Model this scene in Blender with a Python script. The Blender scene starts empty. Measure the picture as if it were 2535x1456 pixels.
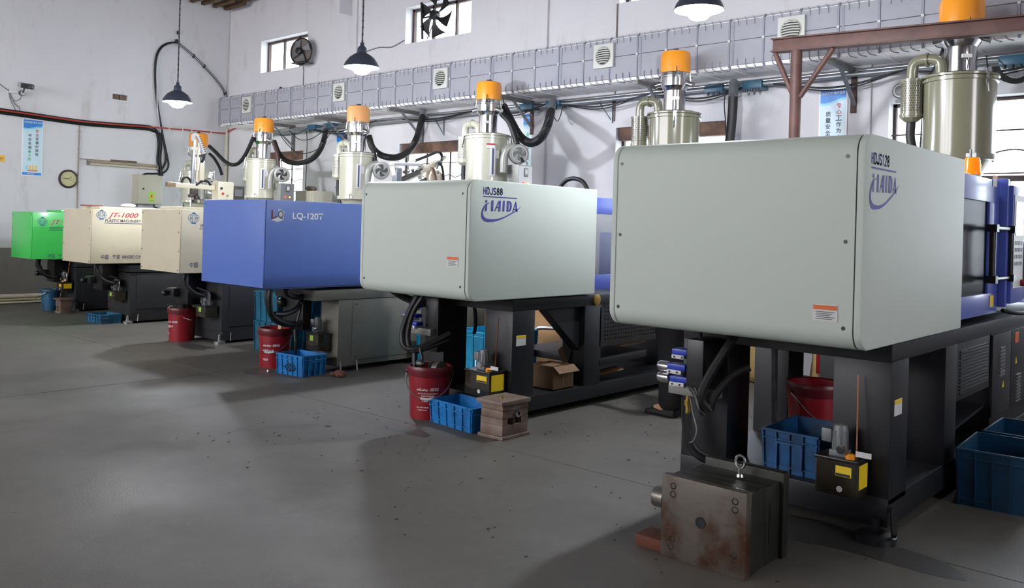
import bpy, bmesh, math, random
from mathutils import Vector, Matrix
random.seed(7)
R = math.radians
SC = bpy.context.scene
COL = SC.collection

# ------------------------------------------------------------------ camera
YAW = math.atan2(2388, 2138)
F = Vector((-math.cos(math.pi / 2 - YAW) , math.sin(math.pi / 2 - YAW), 0))
F = Vector((-math.cos(YAW), math.sin(YAW), 0))
RT = Vector((math.sin(YAW), math.cos(YAW), 0))
UP = Vector((0, 0, 1))
roll = R(1.6)
cr, sr = math.cos(roll), math.sin(roll)
xr = RT * cr + UP * sr          # image right
yu = UP * cr - RT * sr          # image up
cam_d = bpy.data.cameras.new('camera')
cam = bpy.data.objects.new('camera', cam_d)
COL.objects.link(cam)
mw = Matrix((xr, yu, -F)).transposed().to_4x4()
mw.translation = Vector((0, 0, 1.4))
cam.matrix_world = mw
cam_d.sensor_width = 36
cam_d.lens = 36 * 2138 / 2535
cam_d.shift_y = -(728 - 563.6) / 2535
cam_d.clip_start = 0.05
cam_d.clip_end = 400
SC.camera = cam

# ------------------------------------------------------------------ light
wd = bpy.data.worlds.new('sky')
SC.world = wd
wd.use_nodes = True
bg = wd.node_tree.nodes['Background']
bg.inputs[0].default_value = (0.965, 0.955, 1.0, 1)
bg.inputs[1].default_value = 7.0
SC.view_settings.view_transform = 'Standard'
SC.view_settings.look = 'None'
SC.view_settings.gamma = 1
SC.view_settings.use_curve_mapping = False
SC.view_settings.exposure = 0.86
LAMP_W = 90.0


# ------------------------------------------------------------------ materials
def lin(c):
    c = [x / 255 for x in c]
    return [x / 12.92 if x <= 0.04045 else ((x + 0.055) / 1.055) ** 2.4 for x in c] + [1]


MATS = {}


def M(name, col, rough=0.5, metal=0.0, var=0.0, scale=8.0, col2=None, bump=0.0, bscale=60.0,
      emit=0.0, rvar=0.0, detail=5, lo=0.35, hi=0.65, coat=0.0, spec=None):
    if name in MATS:
        return MATS[name]
    m = bpy.data.materials.new(name)
    m.use_nodes = True
    nt = m.node_tree
    b = nt.nodes['Principled BSDF']
    c = lin(col)
    b.inputs['Base Color'].default_value = c
    b.inputs['Roughness'].default_value = rough
    b.inputs['Metallic'].default_value = metal
    if coat:
        b.inputs['Coat Weight'].default_value = coat
        b.inputs['Coat Roughness'].default_value = 0.12
    if spec is not None:
        b.inputs['Specular IOR Level'].default_value = spec
    if emit:
        b.inputs['Emission Color'].default_value = c
        b.inputs['Emission Strength'].default_value = emit
    if var or col2 or bump or rvar:
        tc = nt.nodes.new('ShaderNodeTexCoord')
    if var or col2:
        n = nt.nodes.new('ShaderNodeTexNoise')
        n.inputs['Scale'].default_value = scale
        n.inputs['Detail'].default_value = detail
        n.inputs['Roughness'].default_value = 0.6
        nt.links.new(tc.outputs['Object'], n.inputs['Vector'])
        r = nt.nodes.new('ShaderNodeValToRGB')
        r.color_ramp.elements[0].position = lo
        r.color_ramp.elements[1].position = hi
        c2 = lin(col2) if col2 else [min(1, x * (1 + var)) for x in c[:3]] + [1]
        c1 = c if col2 else [x * (1 - var) for x in c[:3]] + [1]
        r.color_ramp.elements[0].color = c1
        r.color_ramp.elements[1].color = c2
        nt.links.new(n.outputs['Fac'], r.inputs['Fac'])
        nt.links.new(r.outputs['Color'], b.inputs['Base Color'])
    if rvar:
        n3 = nt.nodes.new('ShaderNodeTexNoise')
        n3.inputs['Scale'].default_value = scale * 0.7
        n3.inputs['Detail'].default_value = 4
        nt.links.new(tc.outputs['Object'], n3.inputs['Vector'])
        mr = nt.nodes.new('ShaderNodeMapRange')
        mr.inputs['From Min'].default_value = 0.3
        mr.inputs['From Max'].default_value = 0.7
        mr.inputs['To Min'].default_value = max(0.02, rough - rvar)
        mr.inputs['To Max'].default_value = min(1, rough + rvar)
        nt.links.new(n3.outputs['Fac'], mr.inputs['Value'])
        nt.links.new(mr.outputs['Result'], b.inputs['Roughness'])
    if bump:
        n2 = nt.nodes.new('ShaderNodeTexNoise')
        n2.inputs['Scale'].default_value = bscale
        n2.inputs['Detail'].default_value = 3
        nt.links.new(tc.outputs['Object'], n2.inputs['Vector'])
        bp = nt.nodes.new('ShaderNodeBump')
        bp.inputs['Strength'].default_value = bump
        bp.inputs['Distance'].default_value = 0.01
        nt.links.new(n2.outputs['Fac'], bp.inputs['Height'])
        nt.links.new(bp.outputs['Normal'], b.inputs['Normal'])
    MATS[name] = m
    return m


def glassy(name, tint, gloss=0.12, rough=0.05):
    m = bpy.data.materials.new(name)
    m.use_nodes = True
    nt = m.node_tree
    nt.nodes.clear()
    out = nt.nodes.new('ShaderNodeOutputMaterial')
    t = nt.nodes.new('ShaderNodeBsdfTransparent')
    t.inputs[0].default_value = lin(tint)
    g = nt.nodes.new('ShaderNodeBsdfGlossy')
    g.inputs['Roughness'].default_value = rough
    g.inputs['Color'].default_value = (0.8, 0.8, 0.8, 1)
    mx = nt.nodes.new('ShaderNodeMixShader')
    mx.inputs[0].default_value = gloss
    nt.links.new(t.outputs[0], mx.inputs[1])
    nt.links.new(g.outputs[0], mx.inputs[2])
    nt.links.new(mx.outputs[0], out.inputs[0])
    MATS[name] = m
    return m


def wall_material(name, col, col2, dirt):
    m = M(name, col, 0.75, 0, scale=0.55, col2=col2, bump=0.25, bscale=25, lo=0.3, hi=0.75)
    nt = m.node_tree
    b = nt.nodes['Principled BSDF']
    src = b.inputs['Base Color'].links[0].from_socket
    tc = [n for n in nt.nodes if n.type == 'TEX_COORD'][0]
    mp = nt.nodes.new('ShaderNodeMapping')
    mp.inputs['Scale'].default_value = (2.2, 2.2, 0.7)
    nt.links.new(tc.outputs['Object'], mp.inputs['Vector'])
    n = nt.nodes.new('ShaderNodeTexNoise')
    n.inputs['Scale'].default_value = 1.5
    n.inputs['Detail'].default_value = 9
    n.inputs['Roughness'].default_value = 0.7
    nt.links.new(mp.outputs[0], n.inputs['Vector'])
    r = nt.nodes.new('ShaderNodeValToRGB')
    r.color_ramp.elements[0].position = 0.56
    r.color_ramp.elements[0].color = (0, 0, 0, 1)
    r.color_ramp.elements[1].position = 0.8
    r.color_ramp.elements[1].color = (0.7, 0.7, 0.7, 1)
    nt.links.new(n.outputs['Fac'], r.inputs[0])
    mx = nt.nodes.new('ShaderNodeMix')
    mx.data_type = 'RGBA'
    nt.links.new(r.outputs[0], mx.inputs[0])
    nt.links.new(src, mx.inputs[6])
    mx.inputs[7].default_value = lin(dirt)
    nt.links.new(mx.outputs[2], b.inputs['Base Color'])
    return m


def floor_material():
    m = M('concrete_floor', (80, 77, 71), 0.6, 0, scale=0.8, col2=(96, 92, 86), bump=0.15, bscale=90,
          rvar=0.14, lo=0.3, hi=0.7, detail=8)
    nt = m.node_tree
    b = nt.nodes['Principled BSDF']
    src = b.inputs['Base Color'].links[0].from_socket
    tc = [n for n in nt.nodes if n.type == 'TEX_COORD'][0]

    def layer(src, scale, detail, p0, p1, amt, col, dist=0.0):
        n = nt.nodes.new('ShaderNodeTexNoise')
        n.inputs['Scale'].default_value = scale
        n.inputs['Detail'].default_value = detail
        n.inputs['Roughness'].default_value = 0.65
        n.inputs['Distortion'].default_value = dist
        nt.links.new(tc.outputs['Object'], n.inputs['Vector'])
        r = nt.nodes.new('ShaderNodeValToRGB')
        r.color_ramp.elements[0].position = p0
        r.color_ramp.elements[0].color = (0, 0, 0, 1)
        r.color_ramp.elements[1].position = p1
        r.color_ramp.elements[1].color = (amt, amt, amt, 1)
        nt.links.new(n.outputs['Fac'], r.inputs[0])
        mx = nt.nodes.new('ShaderNodeMix')
        mx.data_type = 'RGBA'
        nt.links.new(r.outputs[0], mx.inputs[0])
        nt.links.new(src, mx.inputs[6])
        mx.inputs[7].default_value = lin(col)
        return mx.outputs[2]
    src = layer(src, 1.7, 10, 0.55, 0.72, 0.55, (56, 53, 49), 0.6)
    src = layer(src, 4.5, 8, 0.62, 0.78, 0.6, (110, 107, 102), 0.3)
    src = layer(src, 13, 7, 0.52, 0.7, 0.35, (104, 100, 94), 1.2)
    src = layer(src, 0.6, 5, 0.45, 0.7, 0.45, (62, 59, 55), 0.4)
    src = layer(src, 38, 2, 0.68, 0.74, 0.7, (44, 40, 36))
    nt.links.new(src, b.inputs['Base Color'])
    return m


WHITE_WALL = wall_material('plaster_wall', (206, 204, 208), (216, 214, 217), (172, 166, 160))
FLOOR = floor_material()
DADO = wall_material('grey_dado', (112, 106, 102), (126, 120, 116), (86, 76, 68))
HAIDA = M('pale_grey_green_paint', (190, 198, 190), 0.5, 0, bump=0.04, bscale=180, spec=0.35)
CREAM = M('cream_paint', (203, 194, 168), 0.42, 0, var=0.03, scale=4)
GREEN = M('green_paint', (66, 196, 88), 0.3, 0, coat=0.3)
LQBLUE = M('blue_paint', (84, 112, 186), 0.42, 0, var=0.02)
BLUE = M('violet_blue_paint', (78, 94, 178), 0.35, 0, coat=0.2)
DARK = M('charcoal_paint', (25, 27, 31), 0.42, 0, var=0.12, scale=3)
JTDARK = M('dark_grey_cabinet', (39, 40, 43), 0.5, 0, var=0.12, scale=2.5)
GREYCAB = M('warm_grey_cabinet', (124, 122, 114), 0.4, 0.2, var=0.08, scale=3)
BLACK = M('black_rubber', (22, 22, 24), 0.5, bump=0.1, bscale=80)
BLACKP = M('black_plastic', (26, 26, 28), 0.35)
SEAM = M('seam_gasket_grey', (92, 98, 96), 0.7)  # flat grey for the cover seam filler and small print lines
CHROME = M('polished_steel', (214, 214, 216), 0.16, 1.0, bump=0.03, bscale=20)
STEEL = M('brushed_steel', (168, 168, 166), 0.35, 1.0, var=0.1, scale=12)
GALV = M('galvanised_steel', (156, 160, 164), 0.45, 0.8, var=0.1, scale=10)
DULLST = M('dull_angle_iron', (120, 118, 116), 0.55, 0.4, var=0.2, scale=12)
RUSTY = M('rust_brown_beam', (74, 48, 42), 0.6, 0.1, scale=5, col2=(92, 62, 54), var=0.1)
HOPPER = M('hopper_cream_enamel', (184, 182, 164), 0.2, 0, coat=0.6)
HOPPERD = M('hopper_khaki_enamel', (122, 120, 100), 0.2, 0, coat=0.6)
BLOWER = M('blower_grey', (142, 142, 136), 0.4, 0.2)
ORANGE = M('orange_lid', (232, 146, 34), 0.35, 0, coat=0.3)
ORANGE2 = M('faded_orange_lid', (222, 158, 96), 0.45, 0)
DUCT = M('duct_board', (154, 154, 162), 0.6, 0, var=0.05, scale=3, bump=0.1, bscale=30)
DUCTU = M('duct_foil_underside', (244, 240, 238), 0.5, 0, var=0.05, scale=3)  # white foil, colour raised further in place of light bounced from the floor
GRILLE = M('grille_plastic', (198, 198, 190), 0.5)
RIB = M('duct_rib', (140, 140, 152), 0.6)
RED = M('red_pail', (140, 20, 32), 0.32, 0, coat=0.2, var=0.12, scale=6)
REDD = M('dark_red_rim', (96, 18, 28), 0.38)
CRATE = M('blue_crate', (26, 116, 184), 0.42, 0, scale=9, col2=(10, 50, 86), lo=0.5, hi=0.8)
CRATEC = M('cyan_crate', (24, 152, 196), 0.42, 0, scale=5, col2=(16, 120, 160))
CRATED = M('deep_blue_crate', (6, 58, 88), 0.42, 0, scale=7, col2=(6, 42, 70), lo=0.4, hi=0.8)
INKB = M('indigo_print', (64, 62, 150), 0.5)
INKN = M('navy_print', (44, 56, 98), 0.5)
INKG = M('globe_blue_print', (60, 110, 160), 0.5)
INKR = M('red_print', (176, 44, 52), 0.5)
INKW = M('white_print', (224, 224, 224), 0.5)
INKK = M('black_print', (32, 32, 36), 0.6)
INKGR = M('green_print', (60, 178, 98), 0.6)
INKT = M('teal_print', (30, 84, 120), 0.5)
INKMR = M('maroon_print', (96, 34, 52), 0.5)
CARD = M('cardboard', (160, 122, 82), 0.8, 0, var=0.12, scale=5)
CARDD = M('kraft_paper_sack', (196, 164, 110), 0.75, 0, var=0.12, scale=7, bump=0.3, bscale=12)
MOULD = M('mould_steel_brown', (112, 90, 78), 0.55, 0.35, scale=7, col2=(132, 118, 108), bump=0.1, bscale=40)
YEL = M('yellow_label', (232, 196, 30), 0.5)
ORL = M('orange_label', (216, 100, 30), 0.5)
LAB = M('white_label', (206, 204, 204), 0.5)
PAPER = M('poster_white', (232, 234, 238), 0.3)
POST = M('poster_pale_blue', (196, 220, 232), 0.3)
POSTB = M('poster_blue', (36, 128, 214), 0.3)
POSTC = M('poster_cyan', (130, 208, 240), 0.3)
WCAB = M('beige_cabinet', (176, 172, 154), 0.45)
WOOD = M('timber_brown', (98, 74, 54), 0.8, 0, var=0.3, scale=6)
WOODR = M('red_wood_block', (92, 46, 28), 0.7, 0, var=0.2, scale=9)
FRAMEM = M('rusty_window_frame', (70, 54, 48), 0.6, 0, var=0.3, scale=6)
LINTEL = M('rusty_window_header', (66, 54, 50), 0.7, 0, scale=4, col2=(132, 98, 76), var=0.2)
IVORY = M('robot_ivory', (222, 214, 190), 0.4)
ROBD = M('robot_dark_parts', (70, 64, 60), 0.5, 0.3)
OILTANK = M('smoky_oil_tank', (46, 42, 34), 0.15, 0, coat=0.5)
GREYM = M('grey_motor', (112, 114, 116), 0.5, 0.3)
VALB = M('valve_blue', (26, 58, 170), 0.35)
BRASS = M('brass', (186, 154, 88), 0.35, 0.9)
SKIN = M('skin', (196, 148, 118), 0.6)
CLOTH = M('black_cloth', (20, 20, 23), 0.9)
SHOE = M('black_shoe', (16, 16, 17), 0.6)
HAIR = M('black_hair', (18, 16, 16), 0.6)
BULB = M('glowing_bulb', (255, 255, 255), 0.5, emit=60)
LSHADE = M('lamp_shade_inner', (240, 240, 244), 0.5)
LOUT = M('lamp_shade_outer', (70, 76, 92), 0.4, 0.3)
LEDR = M('red_indicator', (255, 40, 30), 0.4, emit=2.5)
LEDO = M('amber_indicator', (255, 170, 70), 0.4, emit=1.5)
AMB = M('amber_beacon_lens', (250, 112, 10), 0.2, emit=0.5)
AMB2 = M('amber_beacon_glow', (255, 190, 60), 0.3, emit=3)
PANE = glassy('window_glass', (236, 242, 244), 0.06)
SMOKE = glassy('door_polycarbonate', (190, 190, 194), 0.10, 0.25)
TANKG = glassy('tank_plastic', (120, 110, 84), 0.12, 0.08)
RAG = M('brown_rag', (98, 58, 50), 0.95, bump=0.6, bscale=40)
CLOCKF = M('clock_face', (190, 184, 140), 0.5)
CLOCKR = M('clock_rim', (58, 40, 46), 0.35)
REDC = M('red_conduit', (178, 60, 44), 0.5)
WPIPE = M('grimy_white_pipe', (190, 184, 168), 0.5, var=0.12, scale=4)
OILST = M('oil_stain', (44, 43, 42), 0.3)


# ------------------------------------------------------------------ mesh builder
ORG = {}


def org(o):
    return ORG.get(o.name, Vector((0, 0, 0)))


class B:
    def __init__(s):
        s.bm = bmesh.new()

    def box(s, x0, x1, y0, y1, z0, z1):
        v = [s.bm.verts.new(p) for p in ((x0, y0, z0), (x1, y0, z0), (x1, y1, z0), (x0, y1, z0),
                                         (x0, y0, z1), (x1, y0, z1), (x1, y1, z1), (x0, y1, z1))]
        for f in ((0, 3, 2, 1), (4, 5, 6, 7), (0, 1, 5, 4), (1, 2, 6, 5), (2, 3, 7, 6), (3, 0, 4, 7)):
            s.bm.faces.new([v[i] for i in f])
        return s

    def obox(s, p, q, w, h, up=(0, 0, 1)):
        """bar from p to q with section w (sideways) x h (up)"""
        p, q = Vector(p), Vector(q)
        d = (q - p).normalized()
        u = Vector(up)
        sd = d.cross(u)
        if sd.length < 1e-4:
            sd = d.cross(Vector((1, 0, 0)))
        sd.normalize()
        u = sd.cross(d).normalized()
        v = []
        for c in (p, q):
            for a, b_ in ((-1, -1), (1, -1), (1, 1), (-1, 1)):
                v.append(s.bm.verts.new(c + sd * a * w / 2 + u * b_ * h / 2))
        for f in ((0, 1, 2, 3), (7, 6, 5, 4), (0, 4, 5, 1), (1, 5, 6, 2), (2, 6, 7, 3), (3, 7, 4, 0)):
            s.bm.faces.new([v[i] for i in f])
        return s

    def cyl(s, p, q, r, r2=None, n=16, cap=True):
        p, q = Vector(p), Vector(q)
        r2 = r if r2 is None else r2
        d = (q - p).normalized()
        a = d.orthogonal().normalized()
        b_ = d.cross(a)
        A, Bv = [], []
        for i in range(n):
            t = 2 * math.pi * i / n
            w = a * math.cos(t) + b_ * math.sin(t)
            A.append(s.bm.verts.new(p + w * r))
            Bv.append(s.bm.verts.new(q + w * r2))
        for i in range(n):
            j = (i + 1) % n
            s.bm.faces.new((A[i], A[j], Bv[j], Bv[i]))
        if cap:
            s.bm.faces.new(A[::-1])
            s.bm.faces.new(Bv)
        return s

    def tube(s, pts, r, n=8, smooth=3, closed=False, flat=None):
        P = [Vector(p) for p in pts]
        if smooth:
            P = catmull(P, smooth, closed)
        rings = []
        L = len(P)
        prev = None
        for i, p in enumerate(P):
            if closed:
                t = (P[(i + 1) % L] - P[i - 1])
            else:
                t = P[min(i + 1, L - 1)] - P[max(i - 1, 0)]
            if t.length < 1e-9:
                t = Vector((0, 0, 1))
            t.normalize()
            if prev is None:
                a = t.orthogonal().normalized()
            else:
                a = prev - t * prev.dot(t)
                a = a.normalized() if a.length > 1e-6 else t.orthogonal().normalized()
            prev = a
            b_ = t.cross(a)
            rr = r(i / (L - 1)) if callable(r) else r
            rings.append([s.bm.verts.new(p + (a * math.cos(2 * math.pi * k / n) + b_ * math.sin(2 * math.pi * k / n)) * rr)
                          for k in range(n)])
        m = L if closed else L - 1
        for i in range(m):
            X, Y = rings[i], rings[(i + 1) % L]
            for k in range(n):
                j = (k + 1) % n
                try:
                    s.bm.faces.new((X[k], X[j], Y[j], Y[k]))
                except ValueError:
                    pass
        if not closed:
            s.bm.faces.new(rings[0][::-1])
            s.bm.faces.new(rings[-1])
        return s

    def lathe(s, prof, c=(0, 0, 0), n=28, axis='z', closed=False):
        c = Vector(c)
        rings = []
        for r, z in prof:
            ring = []
            if r < 1e-6:
                w = {'z': (0, 0, z), 'x': (z, 0, 0), 'y': (0, z, 0)}[axis]
                ring = [s.bm.verts.new(c + Vector(w))]
            else:
                for k in range(n):
                    t = 2 * math.pi * k / n
                    a, b_ = r * math.cos(t), r * math.sin(t)
                    w = {'z': (a, b_, z), 'x': (z, a, b_), 'y': (b_, z, a)}[axis]
                    ring.append(s.bm.verts.new(c + Vector(w)))
            rings.append(ring)
        m = len(rings) if closed else len(rings) - 1
        for i in range(m):
            X, Y = rings[i], rings[(i + 1) % len(rings)]
            for k in range(n):
                j = (k + 1) % n
                if len(X) == 1 and len(Y) == 1:
                    continue
                if len(X) == 1:
                    s.bm.faces.new((X[0], Y[j], Y[k]))
                elif len(Y) == 1:
                    s.bm.faces.new((X[k], X[j], Y[0]))
                else:
                    s.bm.faces.new((X[k], X[j], Y[j], Y[k]))
        return s

    def prism(s, pts, axis, a, b_):
        """pts 2-D; axis x: pts=(y,z); axis y: (x,z); axis z: (x,y)"""
        def P(p, t):
            return {'x': (t, p[0], p[1]), 'y': (p[0], t, p[1]), 'z': (p[0], p[1], t)}[axis]
        A = [s.bm.verts.new(P(p, a)) for p in pts]
        Bv = [s.bm.verts.new(P(p, b_)) for p in pts]
        n = len(pts)
        s.bm.faces.new(A)
        s.bm.faces.new(Bv[::-1])
        for i in range(n):
            j = (i + 1) % n
            s.bm.faces.new((A[i], Bv[i], Bv[j], A[j]))
        return s

    def poly(s, pts3):
        s.bm.faces.new([s.bm.verts.new(p) for p in pts3])
        return s

    def ball(s, c, r, n=12, sc=(1, 1, 1)):
        bmesh.ops.create_uvsphere(s.bm, u_segments=n, v_segments=max(6, n // 2), radius=r,
                                  matrix=Matrix.Translation(c) @ Matrix.Diagonal((*sc, 1)))
        return s

    def build(s, name, mat, parent=None, loc=None, bevel=0.0, sharp=40, smooth=True, label=None, seg=2):
        bm = s.bm
        bmesh.ops.recalc_face_normals(bm, faces=bm.faces)
        if bevel:
            es = [e for e in bm.edges if len(e.link_faces) == 2 and e.calc_face_angle(0) > R(40)]
            if es:
                bmesh.ops.bevel(bm, geom=es, offset=bevel, segments=seg, affect='EDGES', profile=0.6, clamp_overlap=True)
        o_ = org(parent) if parent else Vector(loc or (0, 0, 0))
        if loc is not None and parent:
            o_ = Vector((0, 0, 0))
        bm.transform(Matrix.Translation(-o_))
        me = bpy.data.meshes.new(name)
        bm.to_mesh(me)
        bm.free()
        if smooth:
            me.shade_smooth()
            me.set_sharp_from_angle(angle=R(sharp))
        me.materials.append(mat)
        o = bpy.data.objects.new(name, me)
        COL.objects.link(o)
        if parent:
            o.parent = parent
            ORG[o.name] = org(parent).copy()
        else:
            o.location = o_
            ORG[o.name] = o_.copy()
        if label:
            o['label'] = label
        return o


def catmull(P, k, closed=False):
    out = []
    L = len(P)
    rng = range(L if closed else L - 1)
    for i in rng:
        p1, p2 = P[i], P[(i + 1) % L]
        p0 = P[i - 1] if (closed or i > 0) else p1 * 2 - p2
        p3 = P[(i + 2) % L] if (closed or i + 2 < L) else p2 * 2 - p1
        for j in range(k):
            t = j / k
            out.append(0.5 * ((2 * p1) + (p2 - p0) * t + (2 * p0 - 5 * p1 + 4 * p2 - p3) * t * t
                              + (3 * p1 - p0 - 3 * p2 + p3) * t ** 3))
    if not closed:
        out.append(P[-1])
    return out


def tag(o, label, cat, group=None, kind=None):
    if label:
        o['label'] = label
    if cat:
        o['category'] = cat
    if group:
        o['group'] = group
    if kind:
        o['kind'] = kind
    return o


def thing(name, label, cat, loc=(0, 0, 0), rot=0, group=None, local=False):
    o = bpy.data.objects.new(name, None)
    COL.objects.link(o)
    o.location = loc
    o.rotation_euler = (0, 0, rot)
    o.empty_display_size = 0.1
    ORG[o.name] = Vector((0, 0, 0)) if local else Vector(loc)
    return tag(o, label, cat, group)


def dup(root, loc, rot, label, group=None):
    def cp(o, par):
        c = o.copy()
        COL.objects.link(c)
        c.parent = par
        for ch in list(o.children):
            cp(ch, c)
        return c
    r = cp(root, None)
    r.location = loc
    r.rotation_euler = (0, 0, rot)
    r['label'] = label
    if group:
        r['group'] = group
    return r


def struct(o, kind='structure'):
    o['kind'] = kind
    return o


# text: origin = left baseline, right & up vectors, height of a capital
def text(s, size, mat, parent, o, right, up, name='lettering', width=None, shear=0, off=0.0, spacing=1.0, bent=None, center=False):
    cu = bpy.data.curves.new('t', 'FONT')
    cu.body = s
    cu.size = 1.0
    cu.shear = shear
    cu.offset = off
    cu.space_character = spacing
    cu.resolution_u = 3
    ob = bpy.data.objects.new('t', cu)
    COL.objects.link(ob)
    dg = bpy.context.evaluated_depsgraph_get()
    me = bpy.data.meshes.new_from_object(ob.evaluated_get(dg))
    bpy.data.objects.remove(ob)
    bpy.data.curves.remove(cu)
    me.name = name
    vs = me.vertices
    if len(vs) == 0:
        return None
    x0 = min(v.co.x for v in vs)
    x1 = max(v.co.x for v in vs)
    y0 = min(v.co.y for v in vs)
    y1 = max(v.co.y for v in vs)
    sy = size / (y1 - y0)
    sx = (width / (x1 - x0)) if width else sy
    right, up, o = Vector(right), Vector(up), Vector(o)
    nrm = right.cross(up)
    og = org(parent)
    for v in vs:
        a = (v.co.x - x0) * sx - ((x1 - x0) * sx / 2 if center else 0)
        b_ = (v.co.y - y0) * sy
        if bent:   # bent = (centre, radius, angle0): wrap round a vertical cylinder
            c, r, a0 = bent
            th = a0 + a / r
            v.co = Vector(c) + Vector((math.cos(th) * r, math.sin(th) * r, b_)) - og
        else:
            v.co = o + right * a + up * b_ - og
    me.materials.clear()
    me.materials.append(mat)
    ob = bpy.data.objects.new(name, me)
    COL.objects.link(ob)
    ob.parent = parent
    ORG[ob.name] = og.copy()
    return ob


XR, YR, ZU = (1, 0, 0), (0, 1, 0), (0, 0, 1)


def arc(cx, cy, rx, ry, a0, a1, n=8):
    return [(cx + rx * math.cos(R(a0 + (a1 - a0) * i / n)), cy + ry * math.sin(R(a0 + (a1 - a0) * i / n))) for i in range(n + 1)]


STROKES = {
    'H': [[(0, 0), (0, 1)], [(1, 0), (1, 1)], [(0, 0.5), (1, 0.5)]],
    'D': [[(0, 0), (0, 1)] + arc(0.4, 0.72, 0.6, 0.28, 90, 0) + arc(0.4, 0.28, 0.6, 0.28, 0, -90) + [(0, 0)]],
    'J': [[(1, 1)] + arc(0.5, 0.22, 0.5, 0.22, 0, -180)],
    'S': [arc(0.5, 0.76, 0.5, 0.24, 20, 180) + [(0.1, 0.58), (0.9, 0.42)] + arc(0.5, 0.24, 0.5, 0.24, 0, -160)],
    '1': [[(0.2, 0.8), (0.5, 1), (0.5, 0)]],
    '2': [arc(0.5, 0.74, 0.5, 0.26, 165, -20) + [(0, 0), (1, 0)]],
    '8': [arc(0.5, 0.75, 0.42, 0.25, 0, 360, 14), arc(0.5, 0.26, 0.5, 0.26, 0, 360, 14)]}


def stroke_text(s, h, w, mat, parent, x, y0, z0, total):
    """thin drawn capitals on the plane X=x reading along +Y"""
    b = B()
    adv = total / len(s)
    cw = adv * 0.62
    for i, ch in enumerate(s):
        for st_ in STROKES[ch]:
            P = [Vector((y0 + i * adv + p[0] * cw, z0 + p[1] * h)) for p in st_]
            for a, c in zip(P, P[1:]):
                d = (c - a)
                if d.length < 1e-6:
                    continue
                d.normalize()
                n = Vector((-d.y, d.x)) * w / 2
                a2, c2 = a - d * w * 0.3, c + d * w * 0.3
                b.poly([(x, *(a2 - n)), (x, *(c2 - n)), (x, *(c2 + n)), (x, *(a2 + n))])
    return b.build('lettering', mat, parent, smooth=False)


def rrect(y0, y1, z0, z1, r, corners='all', n=6):
    """rounded rectangle as a point list; corners: set of 'bl','br','tr','tl' (b = z0)"""
    pts = []
    for key, cx, cz, a0 in (('bl', y0 + r, z0 + r, 180), ('br', y1 - r, z0 + r, 270), ('tr', y1 - r, z1 - r, 0), ('tl', y0 + r, z1 - r, 90)):
        if corners == 'all' or key in corners:
            for i in range(n + 1):
                t = R(a0 + 90 * i / n)
                pts.append((cx + r * math.cos(t), cz + r * math.sin(t)))
        else:
            pts.append({'bl': (y0, z0), 'br': (y1, z0), 'tr': (y1, z1), 'tl': (y0, z1)}[key])
    return pts


XL, YW, CH = -14.8, 8.45, 5.45

# ================================================================== STRUCTURE
fl = struct(B().box(-15.1, 4.5, -6, 8.75, -0.12, -0.022).build('floor', M('joint_dark', (24, 23, 22), 0.8)))
xs = [-15.0, -7.25, 0.6, 4.5]
ys = [-6, 4.07, 8.7]
for i in range(3):
    for j in range(2):
        B().box(xs[i] + 0.005, xs[i + 1] - 0.005, ys[j] + 0.005, ys[j + 1] - 0.005, -0.022, 0).build('slab', FLOOR, fl, smooth=False)


def holed_wall(name, x0, x1, z0, z1, ya, yb, holes, mat):
    X = sorted({x0, x1, *[h[0] for h in holes], *[h[1] for h in holes]})
    b = B()
    for i in range(len(X) - 1):
        hs = sorted([(h[2], h[3]) for h in holes if h[0] <= X[i] + 1e-6 and h[1] >= X[i + 1] - 1e-6])
        z = z0
        for a, c in hs:
            if a > z:
                b.box(X[i], X[i + 1], ya, yb, z, a)
            z = c
        if z < z1:
            b.box(X[i], X[i + 1], ya, yb, z, z1)
    bmesh.ops.remove_doubles(b.bm, verts=b.bm.verts, dist=1e-5)
    return struct(b.build(name, mat, smooth=False))


low = [(-13.80, -12.32, 1.0, 2.60), (-9.86, -8.40, 1.0, 2.60), (-5.95, -4.52, 1.0, 2.62), (-2.82, -0.55, 1.0, 2.68)]
upw = [(-13.70, -12.28, 4.03, 4.60), (-9.80, -8.43, 4.08, 4.62), (-5.95, -4.55, 4.10, 4.66), (-2.0, -0.6, 4.10, 4.66)]
YB = 8.75
wall_b = holed_wall('wall_back', XL - 0.3, 4.5, -0.1, CH, YW, YB, low + upw, WHITE_WALL)
wall_l = struct(B().box(XL - 0.3, XL, -6, 6.33, 0, CH).box(XL - 0.3, XL, 6.58, YW, 0, CH)
                .box(XL - 0.3, XL, 6.33, 6.58, 0, 3.385).box(XL - 0.3, XL, 6.33, 6.58, 3.475, CH)
                .box(XL - 0.3, XL - 0.10, 6.33, 6.58, 3.385, 3.475).build('wall_left', WHITE_WALL, smooth=False))
BRK = M('old_brick', (118, 96, 84), 0.85, 0, var=0.25, scale=20, bump=0.5, bscale=40)
B().box(XL - 0.10, XL - 0.035, 6.335, 6.45, 3.39, 3.47).build('brick', BRK, wall_l, bevel=0.006)
B().box(XL - 0.10, XL - 0.025, 6.462, 6.575, 3.388, 3.468).build('brick', BRK, wall_l, bevel=0.006)
B().box(XL, XL + 0.012, -6, YW, 0, 0.868).build('dado', DADO, wall_l, bevel=0.004)
cl = struct(B().box(XL - 0.3, 4.5, -6, YB, CH, CH + 0.15).build('ceiling', M('ceiling_grey', (150, 146, 142), 0.9)))
for k in range(12):
    y = 8.3 - k * 1.15
    B().box(XL, 4.5, y - 0.05, y + 0.05, CH - 0.11, CH - 0.001).build('purlin', WOOD, cl)
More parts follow.
